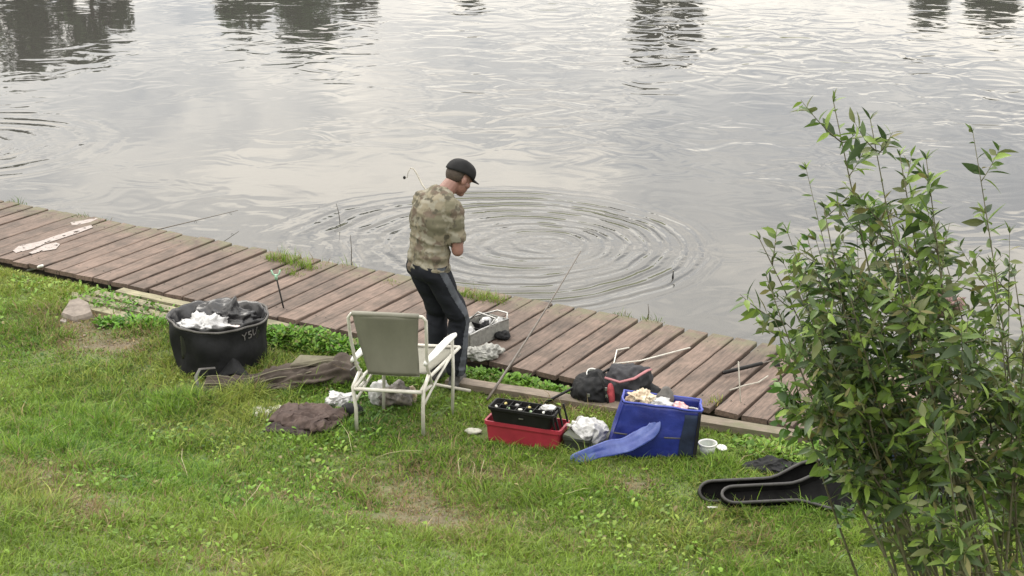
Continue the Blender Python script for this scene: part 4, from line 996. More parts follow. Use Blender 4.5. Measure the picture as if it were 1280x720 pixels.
for k in range(4): MB().box(K(-.14+.09*k, 0, HK*.62), (.006, WK-.03, HK*.5), KM).build('divider', M['black_plastic'], KR, False)
MB().tube([K(LK/2-.02, WK/2, HK), K(LK/2+.06, WK*.25, HK+.02), K(LK/2+.06, -WK*.2, HK+.02), K(LK/2-.02, -WK/2, HK)], .007, 8).build('handle', M['metal'], KR)
MB().tube([K(-LK/2+.2, WK/2, HK), K(.05, WK*.6, HK+.06), K(.08, -WK*.3, HK+.06), K(.02, -WK/2, HK)], .006, 8).build('handle', M['metal'], KR)
for k, (x_, y_, r_, m_, lab, nm) in enumerate(((-.16, .03, (.045,.05,.05), M['bag_white'], 'white film crumpled in the near end of the grey crate', 'film'), (-.07, -.03, (.05,.05,.045), M['net'], 'grey netting bunched in the middle of the grey crate', 'netting'),
      (.03, .04, (.04,.05,.04), M['black_fabric'], 'black pouch in the middle of the grey crate', 'pouch'), (.11, -.02, (.04,.045,.04), M['bag_white'], 'white packet at the far end of the grey crate', 'packet'), (.17, .05, (.04,.04,.045), M['metal'], 'grey metal tin at the far end of the grey crate', 'tin'))):
    o = crumple((0,0,0), r_, .5, 16, 4, 70+k).build(nm, m_); o.location = KR.location+K(x_, y_, HK*.72); tag(o, lab, nm)
g_ = PZ(604, 446, 0); o = crumple((0,0,.035), (.16, .10, .055), .8, 10, 5, 81, .03, Matrix.Rotation(R(20), 3, 'Z')).build('keepnet', mat('pale_netting', (.30,.30,.275), (.10,.10,.09), 26, .6, .006, 60)); o.location = g_; tag(o, 'pale grey netting heaped on the planks in front of the crate', 'net')
o = crumple((0,0,.03), (.06, .045, .03), .5, 14, 4, 83, .03).build('reel_case', M['black_fabric']); o.location = PZ(628, 424, 0); tag(o, 'small black pouch on the planks right of the crate', 'pouch')

# ================================================================ OPEN BLACK CASE
ca, cb2 = G(876, 632), G(1075, 622)
cv = (cb2-ca); CL = cv.length; cv.normalize(); cn = Vector((-cv.y, cv.x, 0)).normalized(); cup = cv.cross(cn); cup = cup if cup.z > 0 else -cup
M['case'] = mat('case_shell', (.009,.009,.009), (.005,.005,.005), 12, .9, .001, 60, spec=.06)
CS = empty('rod_case', (ca+cb2)/2, 'long black hard case lying open in the grass left of the shrub', 'case')
def hw(t): return .062+.095*float(sstep(.42, .72, t))-.03*float(sstep(.85, 1, t))
def shell(off, tilt, yoff, zoff, nm):
    def xf(x, y, z):
        c_, s_ = math.cos(tilt), math.sin(tilt); y2 = y*c_-z*s_; z2 = y*s_+z*c_
        return cv*(x-CL/2+off)+cn*(y2+yoff)+cup*(z2+zoff)
    outl = []
    for k in range(10): a_ = math.pi/2+math.pi*k/9; outl.append((.08+.08*math.cos(a_), .062*math.sin(a_)))
    ts = [i/20 for i in range(2, 21)]
    for t in ts: outl.append((CL*t, -hw(t)))
    for k in range(1, 6): a_ = -math.pi/2+math.pi*k/6; outl.append((CL+.07*math.cos(a_), hw(1)*math.sin(a_)))
    for t in reversed(ts): outl.append((CL*t, hw(t)))
    n = len(outl); cxm = sum(p[0] for p in outl)/n
    rings = [[(x, y*.82, 0) for x, y in outl], [(x, y*.95, .012) for x, y in outl], [(x, y, .06) for x, y in outl], [(x, y*.93, .06) for x, y in outl], [(x, y*.85, .015) for x, y in outl]]
    V = [xf(*p) for r_ in rings for p in r_]; F = []
    for i in range(len(rings)-1):
        for k in range(n): F.append((i*n+k, i*n+(k+1) % n, (i+1)*n+(k+1) % n, (i+1)*n+k))
    def cap_(base_, flip):
        # strips across the outline keep the panel well shaped
        c0 = len(V); V.append(sum((V[base_+k] for k in range(n)), Vector())/n)
        for k in range(n): F.append((c0, base_+(k+1) % n, base_+k) if flip else (c0, base_+k, base_+(k+1) % n))
    cap_(0, True); cap_(4*n, False)
    o = sharp(MB().add(V, F).build(nm, M['case'], CS), 40)
    P = [xf(x, y*.985, .062) for x, y in outl]; P.append(P[0]); P.append(P[1])
    MB().tube(P, .010, 8, False).build('rim', mat('case_rim', (.032,.030,.029), (.018,.017,.016), 20, .6), o)
    return o
shell(.0, R(58), .10, .035, 'lid'); shell(.10, R(26), -.07, .055, 'shell')
g_ = G(884, 640); o = MB().tube([Vector((0,0,.03)), Vector((.06,.0,.03))], .006, 6).build('white_peg', M['white_plastic']); o.location = g_; tag(o, 'small white peg in the grass at the left end of the black case', 'peg')
g_ = PY(1058, 602, G(1058, 612).y); o = MB().tube([Vector((0,0,0)), Vector((.085,.0,.012))], .009, 6).build('white_peg', M['white_plastic']); o.location = g_; tag(o, 'white peg at the right end of the black case by the shrub', 'peg')
g_ = G(968, 600); g_.y += .15; o = crumple((0,0,.02), (.17, .10, .04), .75, 9, 5, 91, .02).build('dark_jacket', M['black_fabric']); o.location = g_; tag(o, 'dark jacket in the grass behind the open black case', 'jacket')
# navy bag half hidden behind the shrub
g_ = G(1105, 600); NB = empty('holdall', g_, 'dark navy holdall standing half hidden behind the shrub', 'bag')
crumple((0,0,.17), (.24, .15, .20), .2, 5, 5, 93, .17).build('body', M['navy'], NB); MB().tube([(-.12,-.12,.28), (-.06,-.17,.40), (.05,-.17,.40), (.11,-.12,.28)], .012, 8, flat=.4).build('handle', M['black_fabric'], NB)
g_ = G(1150, 625); o = crumple((0,0,.09), (.26, .16, .11), .35, 6, 5, 95, .08).build('dark_bag', M['black_fabric']); o.location = g_; tag(o, 'low black bag lying in front of the navy holdall under the shrub', 'bag')

# ================================================================ STONES AND BOARDS LEFT
def slab(name, pts, th, m, label, cat, tilt=0):
    P = [G(x, y) for x, y in pts]; c = sum(P, Vector())/len(P); n = len(P); V = []
    for dz, f in ((-.01, 1.04), (th*.6, 1.0), (th, .9)):
        for p in P: V.append((p-c)*f+Vector((0, 0, dz+random.uniform(-.006, .006)+(p-c).y*tilt)))
    F = [(i*n+k, i*n+(k+1) % n, (i+1)*n+(k+1) % n, (i+1)*n+k) for i in range(2) for k in range(n)]+[tuple(2*n+k for k in range(n)), tuple(range(n-1, -1, -1))]
    o = MB().add(V, F).build(name, m, None, False); o.location = c; sharp(o); tag(o, label, cat); return o
slab('flat_stone', [(76,399),(92,403),(108,400),(116,397),(112,388),(100,383),(88,386)], .06, M['stone'], 'pale angular flat stone in bare soil at the left', 'stone', .12)
slab('stone_chip', [(74,404),(82,405),(84,402),(78,400)], .02, M['paint'], 'small white chip just below the pale flat stone', 'stone chip')
a, b = G(42, 383, .02), G(70, 394, .02); board('short_board', a, b, .05, .025, M['beam'], 'short grey board end in the grass left of the pale stone', 'board')
a, b = G(32, 339, .03), PZ(53, 332, .03); o = MB().tube([Vector((0,0,.0)), b-a], .012, 8).build('white_stick', M['white_plastic']); o.location = a; tag(o, 'white stick in tall grass under the left end of the boardwalk', 'stick')
g_ = G(35, 326); o = None

# ================================================================ GRASS (numpy)
def build_blades(name, X, Y, Z, h, wd, lean, col, m, kind='stuff', curl=1.0):
    n = len(X); yaw = rng.random(n)*2*np.pi; ld = rng.random(n)*2*np.pi
    sx, sy = np.cos(yaw), np.sin(yaw); lx, ly = np.cos(ld)*lean*h, np.sin(ld)*lean*h
    V = np.empty((n, 5, 3), np.float32)
    for i, (t, w_) in enumerate(((0, -1), (0, 1), (.55, -.8), (.55, .8), (1, 0))):
        off = t**1.9
        V[:, i, 0] = X+sx*wd*w_/2+lx*off; V[:, i, 1] = Y+sy*wd*w_/2+ly*off
        V[:, i, 2] = Z+h*(t-.45*curl*np.clip(lean, 0, 1.3)**2*t*t)
    b0 = np.arange(n, dtype=np.int32)[:, None]*5
    loops = np.concatenate([b0+0, b0+1, b0+3, b0+2, b0+2, b0+3, b0+4], 1)
    me = bpy.data.meshes.new(name); me.vertices.add(n*5); me.vertices.foreach_set('co', V.ravel())
    me.loops.add(n*7); me.loops.foreach_set('vertex_index', loops.ravel()); me.polygons.add(n*2)
    st = (np.arange(n, dtype=np.int32)[:, None]*7+np.array([[0, 4]], np.int32)).ravel(); tt = np.tile(np.array([4, 3], np.int32), n)
    me.polygons.foreach_set('loop_start', st); me.polygons.foreach_set('loop_total', tt); me.update()
    me.polygons.foreach_set('use_smooth', np.ones(n*2, bool))
    ca_ = me.color_attributes.new('col', 'FLOAT_COLOR', 'POINT'); c = np.ones((n, 5, 4), np.float32); c[:, :, :3] = col[:, None, :]; ca_.data.foreach_set('color', c.ravel())
    me.materials.append(m); o = bpy.data.objects.new(name, me); COL.objects.link(o)
    if kind: tag(o, kind=kind)
    return o
def infrust(x, y, z, mg=330):
    cp_, sp_ = math.cos(PITCH), math.sin(PITCH); dp = y*cp_-(z-CAM_H)*sp_; up = y*sp_+(z-CAM_H)*cp_
    px = 640+FPX*x/dp; py = 360-FPX*up/dp
    return (px > -mg-60) & (px < 1280+mg) & (py < 720+mg+60)
GREENS = np.array([[.046,.108,.014],[.105,.205,.022],[.19,.31,.034],[.042,.092,.016],[.25,.30,.058]]); STRAW = np.array([.30,.235,.12]); BROWN = np.array([.16,.11,.06])
def colours(x, y, lush, n, warm=0):
    f = np.clip(fbm(x*1.1+3, y*1.1, 21)*1.7-.35+rng.normal(0, .22, n), 0, .999); i = f*4; k = i.astype(int); fr = (i-k)[:, None]
    c = GREENS[k]*(1-fr)+GREENS[np.minimum(k+1, 4)]*fr
    yl = np.clip((fbm(x*.8+30, y*.8+11, 22)-.42)*2.2, 0, 1)[:, None]*.55; c = c*(1-yl)+np.array([.25,.29,.05])*yl
    dry = (rng.random(n) < np.clip(.06+1.0*(1-lush), 0, .8))[:, None]; tone = rng.random(n)[:, None]
    c = np.where(dry, STRAW*tone+BROWN*(1-tone), c)
    return (c*(.8+.4*rng.random(n))[:, None]).astype(np.float32)
cand = 1320000
X = rng.uniform(-7.6, 6.6, cand); Y = rng.uniform(5.0, 14.6, cand)
n_ = nof(X, Y); Zc = zg(X, Y); ok = (n_ > -.02) & infrust(X, Y, Zc)
X, Y, Zc, n_ = X[ok], Y[ok], Zc[ok], n_[ok]
lush = lushness(X, Y); clump = fbm(X*6, Y*6, 31, 2)
def segdist(x, y, a, b):
    dx, dy = b.x-a.x, b.y-a.y; t = np.clip(((x-a.x)*dx+(y-a.y)*dy)/(dx*dx+dy*dy), 0, 1); return np.hypot(x-a.x-t*dx, y-a.y-t*dy)
# nothing grows through boards, tub or bags
block = np.zeros(len(X), bool)
block |= segdist(X, Y, PZ(560,475,0), PZ(1075,556,0)) < .05
block |= (np.hypot(X-TB.x, Y-TB.y) < .31)
block |= (segdist(X, Y, pr[0], pr[4]) < .10)
block |= (segdist(X, Y, TX.location-rx*RL/2+ry*.12, TX.location+rx*(RL/2+.15)+ry*.12) < .11)
block |= (segdist(X, Y, cb0+cyv*.13, cb1+cyv*.13) < .12)
block |= (segdist(X, Y, BK.location-Vector((.15,0,0)), BK.location+Vector((.25,.05,0))) < .12)
jc = G(385, 530); block |= ((np.abs(X-jc.x) < .24) & (np.abs(Y-jc.y) < .17))
stc = (n_ > .08) & (n_ < .62) & ((X-9.27*.5+n_*.5)/.866 > -9.3) & ((X-9.27*.5+n_*.5)/.866 < -7.4)
keep = (~block) & (rng.random(len(X)) < np.clip(.38+.62*lush, .30, 1)*np.clip(.55+.9*(clump), .3, 1)) & (~stc | (rng.random(len(X)) < .05))
keep &= (segdist(X, Y, ca+cv*.14, cb2) > .12) | (rng.random(len(X)) < .05)
X, Y, Zc, n_, lush, clump = (v[keep] for v in (X, Y, Zc, n_, lush, clump)); n = len(X)
tall = fbm(X*2.2+5, Y*2.2, 33, 3)
edge = np.exp(-((n_-.1)/.22)**2); s_pos = (X-9.27*.5+n_*.5)/.866
leftlush = np.clip((-7.5-s_pos)/1.5, 0, 1)*np.clip(1-(n_-.1)/.7, 0, 1)
h = (.034+.115*np.clip(tall*1.7-.45, 0, 1)**1.4*(.4+.6*lush)+.03*rng.random(n))*np.clip(.35+1.0*clump, .4, 1.35)
h = h*(1+.15*leftlush+.35*edge); h *= np.where(lush < .5, .55, 1); h = np.where(rng.random(n) < .03, h*1.9, h)
h = np.where(n_ < .45, np.minimum(h, .055+.02*rng.random(n)), h)
near = np.clip((10.5-Y)/4, 0, 1)
wd = .0045+.0045*rng.random(n)**2+.0012*(1-near)
build_blades('grass', X, Y, Zc-.006, h, wd, .35+1.0*rng.random(n), colours(X, Y, lush, n), M['grass'])
NBL = n
# broad leaves of clover and plantain
n = 60000; X = rng.uniform(-7.6, 6.6, n); Y = rng.uniform(5.3, 13.2, n); n_ = nof(X, Y); Zc = zg(X, Y); lush = lushness(X, Y)
cl_ = fbm(X*1.7+40, Y*1.7, 41, 3); wp = G(380, 432); weedy = np.exp(-(((X-wp.x)/.42)**2+((Y-wp.y)/.20)**2)**2)
ok = (n_ > .03) & infrust(X, Y, Zc) & (rng.random(n) < np.clip((cl_-.52)*5, .03, .9)*np.clip(lush, .1, 1)) & (np.hypot(X-TB.x, Y-TB.y) > .33) & (segdist(X, Y, PZ(560,475,0), PZ(1075,556,0)) > .06) & (segdist(X, Y, TX.location-rx*RL/2+ry*.12, TX.location+rx*(RL/2+.15)+ry*.12) > .15) & (segdist(X, Y, cb0+cyv*.13, cb1+cyv*.13) > .15) & (segdist(X, Y, ca, cb2) > .2)
def build_leaves(name, X, Y, Z, sz, col, asp=.62, kind='stuff', tilt=.5):
    n = len(X); yaw = rng.random(n)*2*np.pi; cx, sx = np.cos(yaw), np.sin(yaw); ti = rng.normal(0, tilt, n); tz = rng.normal(.15, tilt, n)
    V = np.empty((n, 6, 3), np.float32)
    for i, (a_, b_, u_) in enumerate(((0, 0, 0), (.35, -.5, .12), (.35, .5, .12), (.75, -.38, .08), (.75, .38, .08), (1.05, 0, -.05))):
        a2 = a_*sz; b2 = b_*sz*asp
        V[:, i, 0] = X+cx*a2-sx*b2; V[:, i, 1] = Y+sx*a2+cx*b2; V[:, i, 2] = Z+a2*np.sin(tz)+b2*np.sin(ti)+u_*sz
    b0 = np.arange(n, dtype=np.int32)[:, None]*6; loops = np.concatenate([b0+0, b0+1, b0+2, b0+1, b0+3, b0+4, b0+2, b0+3, b0+5, b0+4], 1)
    me = bpy.data.meshes.new(name); me.vertices.add(n*6); me.vertices.foreach_set('co', V.ravel()); me.loops.add(n*10); me.loops.foreach_set('vertex_index', loops.ravel()); me.polygons.add(n*3)
    me.polygons.foreach_set('loop_start', (np.arange(n, dtype=np.int32)[:, None]*10+np.array([[0, 3, 7]], np.int32)).ravel()); me.polygons.foreach_set('loop_total', np.tile(np.array([3, 4, 3], np.int32), n)); me.update()
    me.polygons.foreach_set('use_smooth', np.ones(n*3, bool))
    ca_ = me.color_attributes.new('col', 'FLOAT_COLOR', 'POINT'); c = np.ones((n, 6, 4), np.float32); c[:, :, :3] = col[:, None, :]; ca_.data.foreach_set('color', c.ravel())
    me.materials.append(M['grass']); o = bpy.data.objects.new(name, me); COL.objects.link(o)
    if kind: tag(o, kind=kind)
    return o
X, Y, Zc, n_, lush = (v[ok] for v in (X, Y, Zc, n_, lush)); n = len(X)
build_leaves('clover', X, Y, Zc+.012+.03*rng.random(n), .018+.022*rng.random(n), colours(X, Y, np.ones(n), n)*np.array([.9,1.0,.9]), tilt=.45)
# tall weeds right of the tub, along the near plank edge, and between boardwalk and board
def weeds(label_name, cx, cy, rx_, ry_, cnt, hmax, rot_=0.0, bl=1.0):
    a_ = rng.random(cnt)*2*np.pi; rr = np.sqrt(rng.random(cnt)); ux, uy = rr*np.cos(a_)*rx_, rr*np.sin(a_)*ry_
    X = cx+ux*math.cos(rot_)-uy*math.sin(rot_); Y = cy+ux*math.sin(rot_)+uy*math.cos(rot_); hz = hmax*(1-rr**2*.6)*(.4+.6*fbm(X*7, Y*7, 51, 2))
    ok = (nof(X, Y) > -.0) & (np.hypot(X-TB.x, Y-TB.y) > .34) & (segdist(X, Y, PZ(560,475,0), PZ(1075,556,0)) > .055) ; X, Y, hz = X[ok], Y[ok], hz[ok]; m = len(X); Zb = zg(X, Y)
    c = colours(X, Y, np.full(m, .97), m)*np.array([.72,.95,.75])
    a = build_leaves(label_name, X, Y, Zb+hz*rng.random(m)**.6, .022+.025*rng.random(m), c.astype(np.float32), .55, tilt=.7); return a
weeds('weeds', wp.x, wp.y, .55, .20, 5200, .17, R(-18))
q1, q2 = PZ(640, 469, 0), PZ(620, 470, 0); weeds('weeds', q1.x+.05, q1.y-.02, .55, .10, 2400, .08, R(-25))
q1 = G(170, 402); weeds('weeds', q1.x, q1.y-.1, .34, .12, 900, .10, R(-10))
q1 = G(110, 372); weeds('weeds', q1.x, q1.y, .9, .25, 700, .10, R(-30))
q1 = G(1010, 575); weeds('weeds', q1.x, q1.y, .5, .25, 2400, .08, R(-30))
q1 = G(300, 372)
# long pale stalks fallen in the grass
sk = MB()
for (x0, y0, x1, y1, hgt) in ((425,528,440,565,.02), (470,572,540,566,.03), (228,560,236,600,.03), (330,600,300,640,.03), (690,625,740,610,.02), (575,600,578,575,.06), (590,602,588,578,.05), (600,598,606,577,.05)):
    a, b = G(x0, y0, .025), G(x1, y1, hgt*.6+.02); m_ = a.lerp(b, .5)+Vector((random.uniform(-.03, .03), 0, hgt)); sk.tube([a, a.lerp(m_, .5)+Vector((0,0,hgt*.3)), m_, m_.lerp(b, .5)+Vector((0,0,hgt*.3)), b], [.0015,.0017,.0017,.0014,.001], 4)
tag(sk.build('dry_stalks', mat('dry_stalk', (.42,.40,.24), (.30,.25,.14), 20, .8)), kind='stuff')
# bare-root twigs and crumbs on the dirt
mbx = MB()
for (cx, cy, rx_, ry_, st) in PW[:8]:
    for k in range(25):
        x_, y_ = cx+random.gauss(0, rx_*.6), cy+random.gauss(0, ry_*.5)
        if nof(x_, y_) < .2: continue
        r_ = random.uniform(.004, .013); mbx.box((x_, y_, float(zg(x_, y_))+r_*.4), (r_*2, r_*1.5, r_), Matrix.Rotation(random.uniform(0, 3), 3, 'Z'), jit=r_*.25)
tag(mbx.build('pebbles', M['soil_crumb'], None, False), kind='stuff')

# tufts growing at the water side of the planks: each a plant of its own
def tuft(px0, px1, py0, py1, cnt, hmin, hmax, label, cat='grass tuft', name='grass_tuft', z0=-.02, leafy=0, col=None, stalk=0):
    a, b = PZ(px0, py0, 0), PZ(px1, py1, 0); t = rng.random(cnt); X = a.x+(b.x-a.x)*t; Y = a.y+(b.y-a.y)*t; off = rng.normal(0, .035, cnt); X += off*.5; Y += off*.866
    env = np.sin(np.pi*np.clip(t, .03, .97))**.4; h = (hmin+(hmax-hmin)*rng.random(cnt)**1.6)*env
    c = colours(X, Y, np.full(cnt, .85), cnt)
    if col is not None: c = c*np.array(col)
    cx, cy = X.mean(), Y.mean()
    o = build_blades(name, X-cx, Y-cy, np.full(cnt, 0.0), h, .0045+.003*rng.random(cnt), .25+.7*rng.random(cnt), c.astype(np.float32), M['grass'], None)
    o.location = (cx, cy, z0); tag(o, label, cat)
    return o
EDGE = lambda px: 250+.1875*px+.0*px
tuft(334, 395, EDGE(334)+8, EDGE(395)+13, 430, .05, .21, 'tall green grass tuft on the water edge of the planks left of the man')
tuft(352, 378, 336, 346, 120, .04, .10, 'low grass sprouting between planks below the tall green tuft')
tuft(563, 636, EDGE(563)+11, EDGE(636)+10, 520, .04, .15, 'wide green grass tuft on the water edge right of the man')
tuft(585, 640, 366, 376, 200, .02, .06, 'short grass on the planks just below the wide green tuft')
tuft(478, 500, EDGE(478)+12, EDGE(500)+12, 90, .03, .07, 'small grass patch on the plank ends just left of the man')
tuft(397, 448, EDGE(397)+2, EDGE(448)+2, 40, .04, .17, 'sparse thin grass blades on the water edge between tall tuft and man')
tuft(764, 790, EDGE(764)-2, EDGE(790)-1, 70, .03, .09, 'dark weed on the water edge of the planks right of the ripples', col=(.6,.7,.7))
tuft(800, 830, EDGE(800)-3, EDGE(830)-3, 36, .03, .11, 'thin weed on the water edge next to the dark weed', col=(.6,.7,.7))
tuft(10, 30, EDGE(10)-1, EDGE(30)-1, 40, .04, .11, 'short dark grass at the far left end of the boardwalk', col=(.6,.65,.7))
tuft(96, 112, EDGE(96)+1, EDGE(112)+1, 40, .03, .10, 'small dark weed on the water edge above the paint smear', col=(.55,.6,.6))
tuft(124, 138, EDGE(124)+1, EDGE(138)+1, 30, .03, .08, 'small dark weed right of the one above the paint smear', col=(.55,.6,.6))
tuft(880, 902, 505, 500, 50, .03, .09, 'yellowish weed growing through the planks right of the cooler', col=(1.2,1.1,.8))
for (xb, yb, xt, yt, lab) in ((425, 277, 420, 254, 'thin bare stem standing in the water left of the man'), (439, EDGE(439), 438, 294, 'thin stem on the water edge of the planks left of the man'), (810, EDGE(810)-2, 810, 380, 'thin stem beside the dark weed on the water edge')):
    a = PZ(xb, yb, WATER_Z if yb < 280 else -.02); b = PY(xt, yt, a.y); o = MB().tube([Vector((0,0,-.02)), (b-a)*.5+Vector((.006,0,0)), b-a], [.004,.0035,.002], 5).build('dry_stem', M['bark']); o.location = a; tag(o, lab, 'stem')

# ================================================================ SHRUB (right foreground)
def leaf_mesh(name, Ln, Wd, col, bend=.2, fold=.25):
    V = []; F = []; prof = [(0, .05), (.15, .5), (.38, 1), (.62, .85), (.84, .42), (1, .03)]
    for t, w_ in prof:
        z_ = -bend*Ln*t*t; V += [(Ln*t, -Wd/2*w_, z_+fold*Wd/2*w_), (Ln*t, 0, z_), (Ln*t, Wd/2*w_, z_+fold*Wd/2*w_)]
    for i in range(len(prof)-1):
        for j in (0, 1): F.append((i*3+j, i*3+j+1, (i+1)*3+j+1, (i+1)*3+j))
    return V, F
def mk_leafmesh(V, F, col, name='leaf'):
    me = bpy.data.meshes.new(name); me.from_pydata(V, [], F); me.update(); me.polygons.foreach_set('use_smooth', [True]*len(F))
    c = me.color_attributes.new('col', 'FLOAT_COLOR', 'POINT'); c.data.foreach_set('color', [v for _ in V for v in (*col, 1)]); me.materials.append(M['leaf']); return me
def shrub(name, base_, tips, label, cat, cols, Ls, Ws, twigs, per, n_obj=300, seed=0, leaf_start=.25, stem_r=.011, droop=.1):
    rd = random.Random(seed); o = empty(name, base_, label, cat); leaves = []; stems = []
    def path(a, b, bow, n):
        mid = a.lerp(b, .5)+bow; return [a*(1-t)**2+mid*2*t*(1-t)+b*t*t for t in [i/n for i in range(n+1)]]
    def leaf_along(P, t0, cnt, sc_=1.0, whorl=False):
        n = len(P)-1
        for k in range(cnt):
            t = t0+(1-t0)*((k+.5*rd.random())/cnt)**.8; x = min(t*n, n-.001); i = int(x); p = P[i].lerp(P[i+1], x-i); d = (P[i+1]-P[i]).normalized()
            a_ = k*2.399+rd.uniform(-.5, .5); side = d.cross(Vector((0,0,1))); side = side.normalized() if side.length > .1 else Vector((1,0,0)); s2 = side.cross(d)
            out_ = side*math.cos(a_)+s2*math.sin(a_); dirn = (out_*.95+d*rd.uniform(.15, .95)+Vector((0,0,rd.uniform(-.45, .25)))).normalized()
            leaves.append((p, dirn, (.50+.50*min(1, (1-t)*3.5+.1))*sc_*rd.uniform(.75, 1.15), rd.uniform(-.9, .9)))
    for ti, (tp, bow) in enumerate(tips):
        bj = base_+Vector((rd.uniform(-.22, .22), rd.uniform(-.22, .22), 0)); P = path(bj, tp, bow+Vector((rd.uniform(-.12,.12), rd.uniform(-.12,.12), 0)), 14); stems.append((P, stem_r*rd.uniform(.65, 1.5), 1)); leaf_along(P, leaf_start*rd.uniform(.6, 1.25), per)
        for k in range(twigs):
            t = rd.uniform(.56, .96); x = t*14; i = int(x); p = P[i].lerp(P[i+1], x-i); d = (P[i+1]-P[i]).normalized()
            out_ = Vector((rd.gauss(0, 1), rd.gauss(0, .8), rd.gauss(0, .35))).normalized(); ln = rd.uniform(.12, .36)*(1.15-t*.55)
            q = p+(out_*.85+d*.75+Vector((0,0,.1))).normalized()*ln; P2 = path(p, q, Vector((0,0,-.02)), 5); stems.append((P2, stem_r*.36, 0)); leaf_along(P2, .1, rd.randint(9, 15))
        for k in range(5):
            d = (P[14]-P[13]).normalized(); leaves.append((P[14], (d+Vector((rd.gauss(0,.5), rd.gauss(0,.5), rd.gauss(0,.3)))).normalized(), rd.uniform(.4,.65), 0))
    for k, (P, r_, mainst) in enumerate(stems):
        n = len(P)
        if mainst: MB().tube([p-base_ for p in P], [r_*(1-.82*i/(n-1)) for i in range(n)], 7).build('stem', M['bark'] if k % 2 else M['twig'], o)
    tw_ = MB()
    for P, r_, mainst in stems:
        if not mainst: tw_.tube([p-base_ for p in P], [r_*(1-.7*i/(len(P)-1)) for i in range(len(P))], 4)
    tag(tw_.build('twigs', M['twig'], o), kind='stuff')
    var = []
    for k in range(14):
        L_ = rd.uniform(*Ls); W_ = rd.uniform(*Ws); V, F = leaf_mesh('leaf', L_, W_, None, rd.uniform(.0, .38), rd.uniform(.15, .5)); c = cols[k % len(cols)]; var.append((V, F, c, mk_leafmesh(V, F, c)))
    rd.shuffle(leaves)
    # nearest / outermost first
    def rank(l): p = l[0]; return -p.z*.6+(p.y)*.5+(.4 if p.x > 2.1 else 0)+rd.random()*.6
    leaves.sort(key=rank)
    AV, AF, AC = [], [], []
    for k, (p, d, sc_, roll) in enumerate(leaves):
        v_ = rd.choice(var); q = Vector((1,0,0)).rotation_difference(d) @ Quaternion((1,0,0), roll)
        # keep the blade's face roughly upward
        zq = q @ Vector((0,0,1))
        if zq.z < 0: q = q @ Quaternion((1,0,0), math.pi)
        if k < n_obj:
            lo = bpy.data.objects.new('leaf', v_[3]); COL.objects.link(lo); lo.parent = o; lo.location = p-base_; lo.rotation_mode = 'QUATERNION'; lo.rotation_quaternion = q; lo.scale = (sc_,)*3
        else:
            b0 = len(AV); AV += [q @ (Vector(x)*sc_)+p-base_ for x in v_[0]]; AF += [tuple(i+b0 for i in f) for f in v_[1]]; kk = rd.uniform(.75, 1.25); AC += [(v_[2][0]*kk, v_[2][1]*kk, v_[2][2]*kk, 1)]*len(v_[0])
    if AV:
        lv = MB().add(AV, AF).build('leaves', M['leaf'], o); c = lv.data.color_attributes.new('col', 'FLOAT_COLOR', 'POINT'); c.data.foreach_set('color', [x for y in AC for x in y]); tag(lv, kind='stuff')
    return o, len(leaves)
SB = onground(1.92, 4.95, -.02)
Tp = lambda px, py, Y: PY(px, py, Y)
tips = [(1042,128,5.1,0),(1088,150,4.95,0),(1008,212,5.2,-.06),(1125,195,5.05,0),(1158,200,4.9,0),(1216,165,5.15,0),(985,292,5.1,-.1),(958,345,5.0,-.12),(950,300,5.3,-.12),
        (1075,250,5.3,0),(1110,262,5.35,0),(1020,300,5.1,-.08),(1050,290,4.95,-.04),(1090,310,5.0,0),(1000,340,5.15,-.1),(1130,290,5.2,0),(980,330,4.95,-.1),(1040,340,5.2,-.05),(1165,270,5.0,0),(1030,260,5.0,-.05),(968,400,4.9,-.14),(990,380,5.2,-.12),(1180,320,5.2,0),(1262,292,5.3,.1),(1238,330,4.9,.05),(1060,360,4.8,-.05),(1130,330,4.7,0),
        (1030,500,4.85,-.14),(1020,440,5.25,-.1),(1285,380,5.0,.1),(1210,400,4.65,0),(1085,470,5.3,-.05),(1290,470,4.9,.08),(1180,520,4.6,0)]
tips = [(Tp(x, y, Yc), Vector((bx*.9, 0, .10 if y > 450 else .04))) for x, y, Yc, bx in tips]
DKX = 0
DK = [(.055,.095,.025),(.085,.140,.032),(.115,.180,.038),(.040,.066,.026),(.12,.14,.055),(.17,.25,.046),(.065,.11,.028),(.15,.14,.05)]
shr, nl = shrub('shrub', SB, tips, 'tall foreground shrub with many narrow dark green leaves at the right edge', 'shrub', DK, (.045, .090), (.016, .031), 11, 26, 300, 3, .50, .0070)
# young side of the bush: broader, lighter leaves
SB2 = onground(2.18, 5.35, -.02)
t2 = [(Tp(x, y, Yc), Vector((0, 0, .05))) for x, y, Yc in ((1268,345,5.6),(1255,420,5.5),(1290,400,5.4),(1240,480,5.5),(1275,520,5.3),(1300,600,5.2),(1230,600,5.4),(1270,660,5.1),(1200,690,5.3),(1320,330,5.6),(1215,430,5.7))]
shr2, nl2 = shrub('leafy_bush', SB2, t2, 'lighter green broad leaved bush behind the tall shrub at the lower right', 'bush', [(.10,.16,.03),(.13,.18,.035),(.08,.13,.03),(.15,.17,.05)], (.05, .08), (.028, .042), 6, 16, 140, 5, .45, .008)
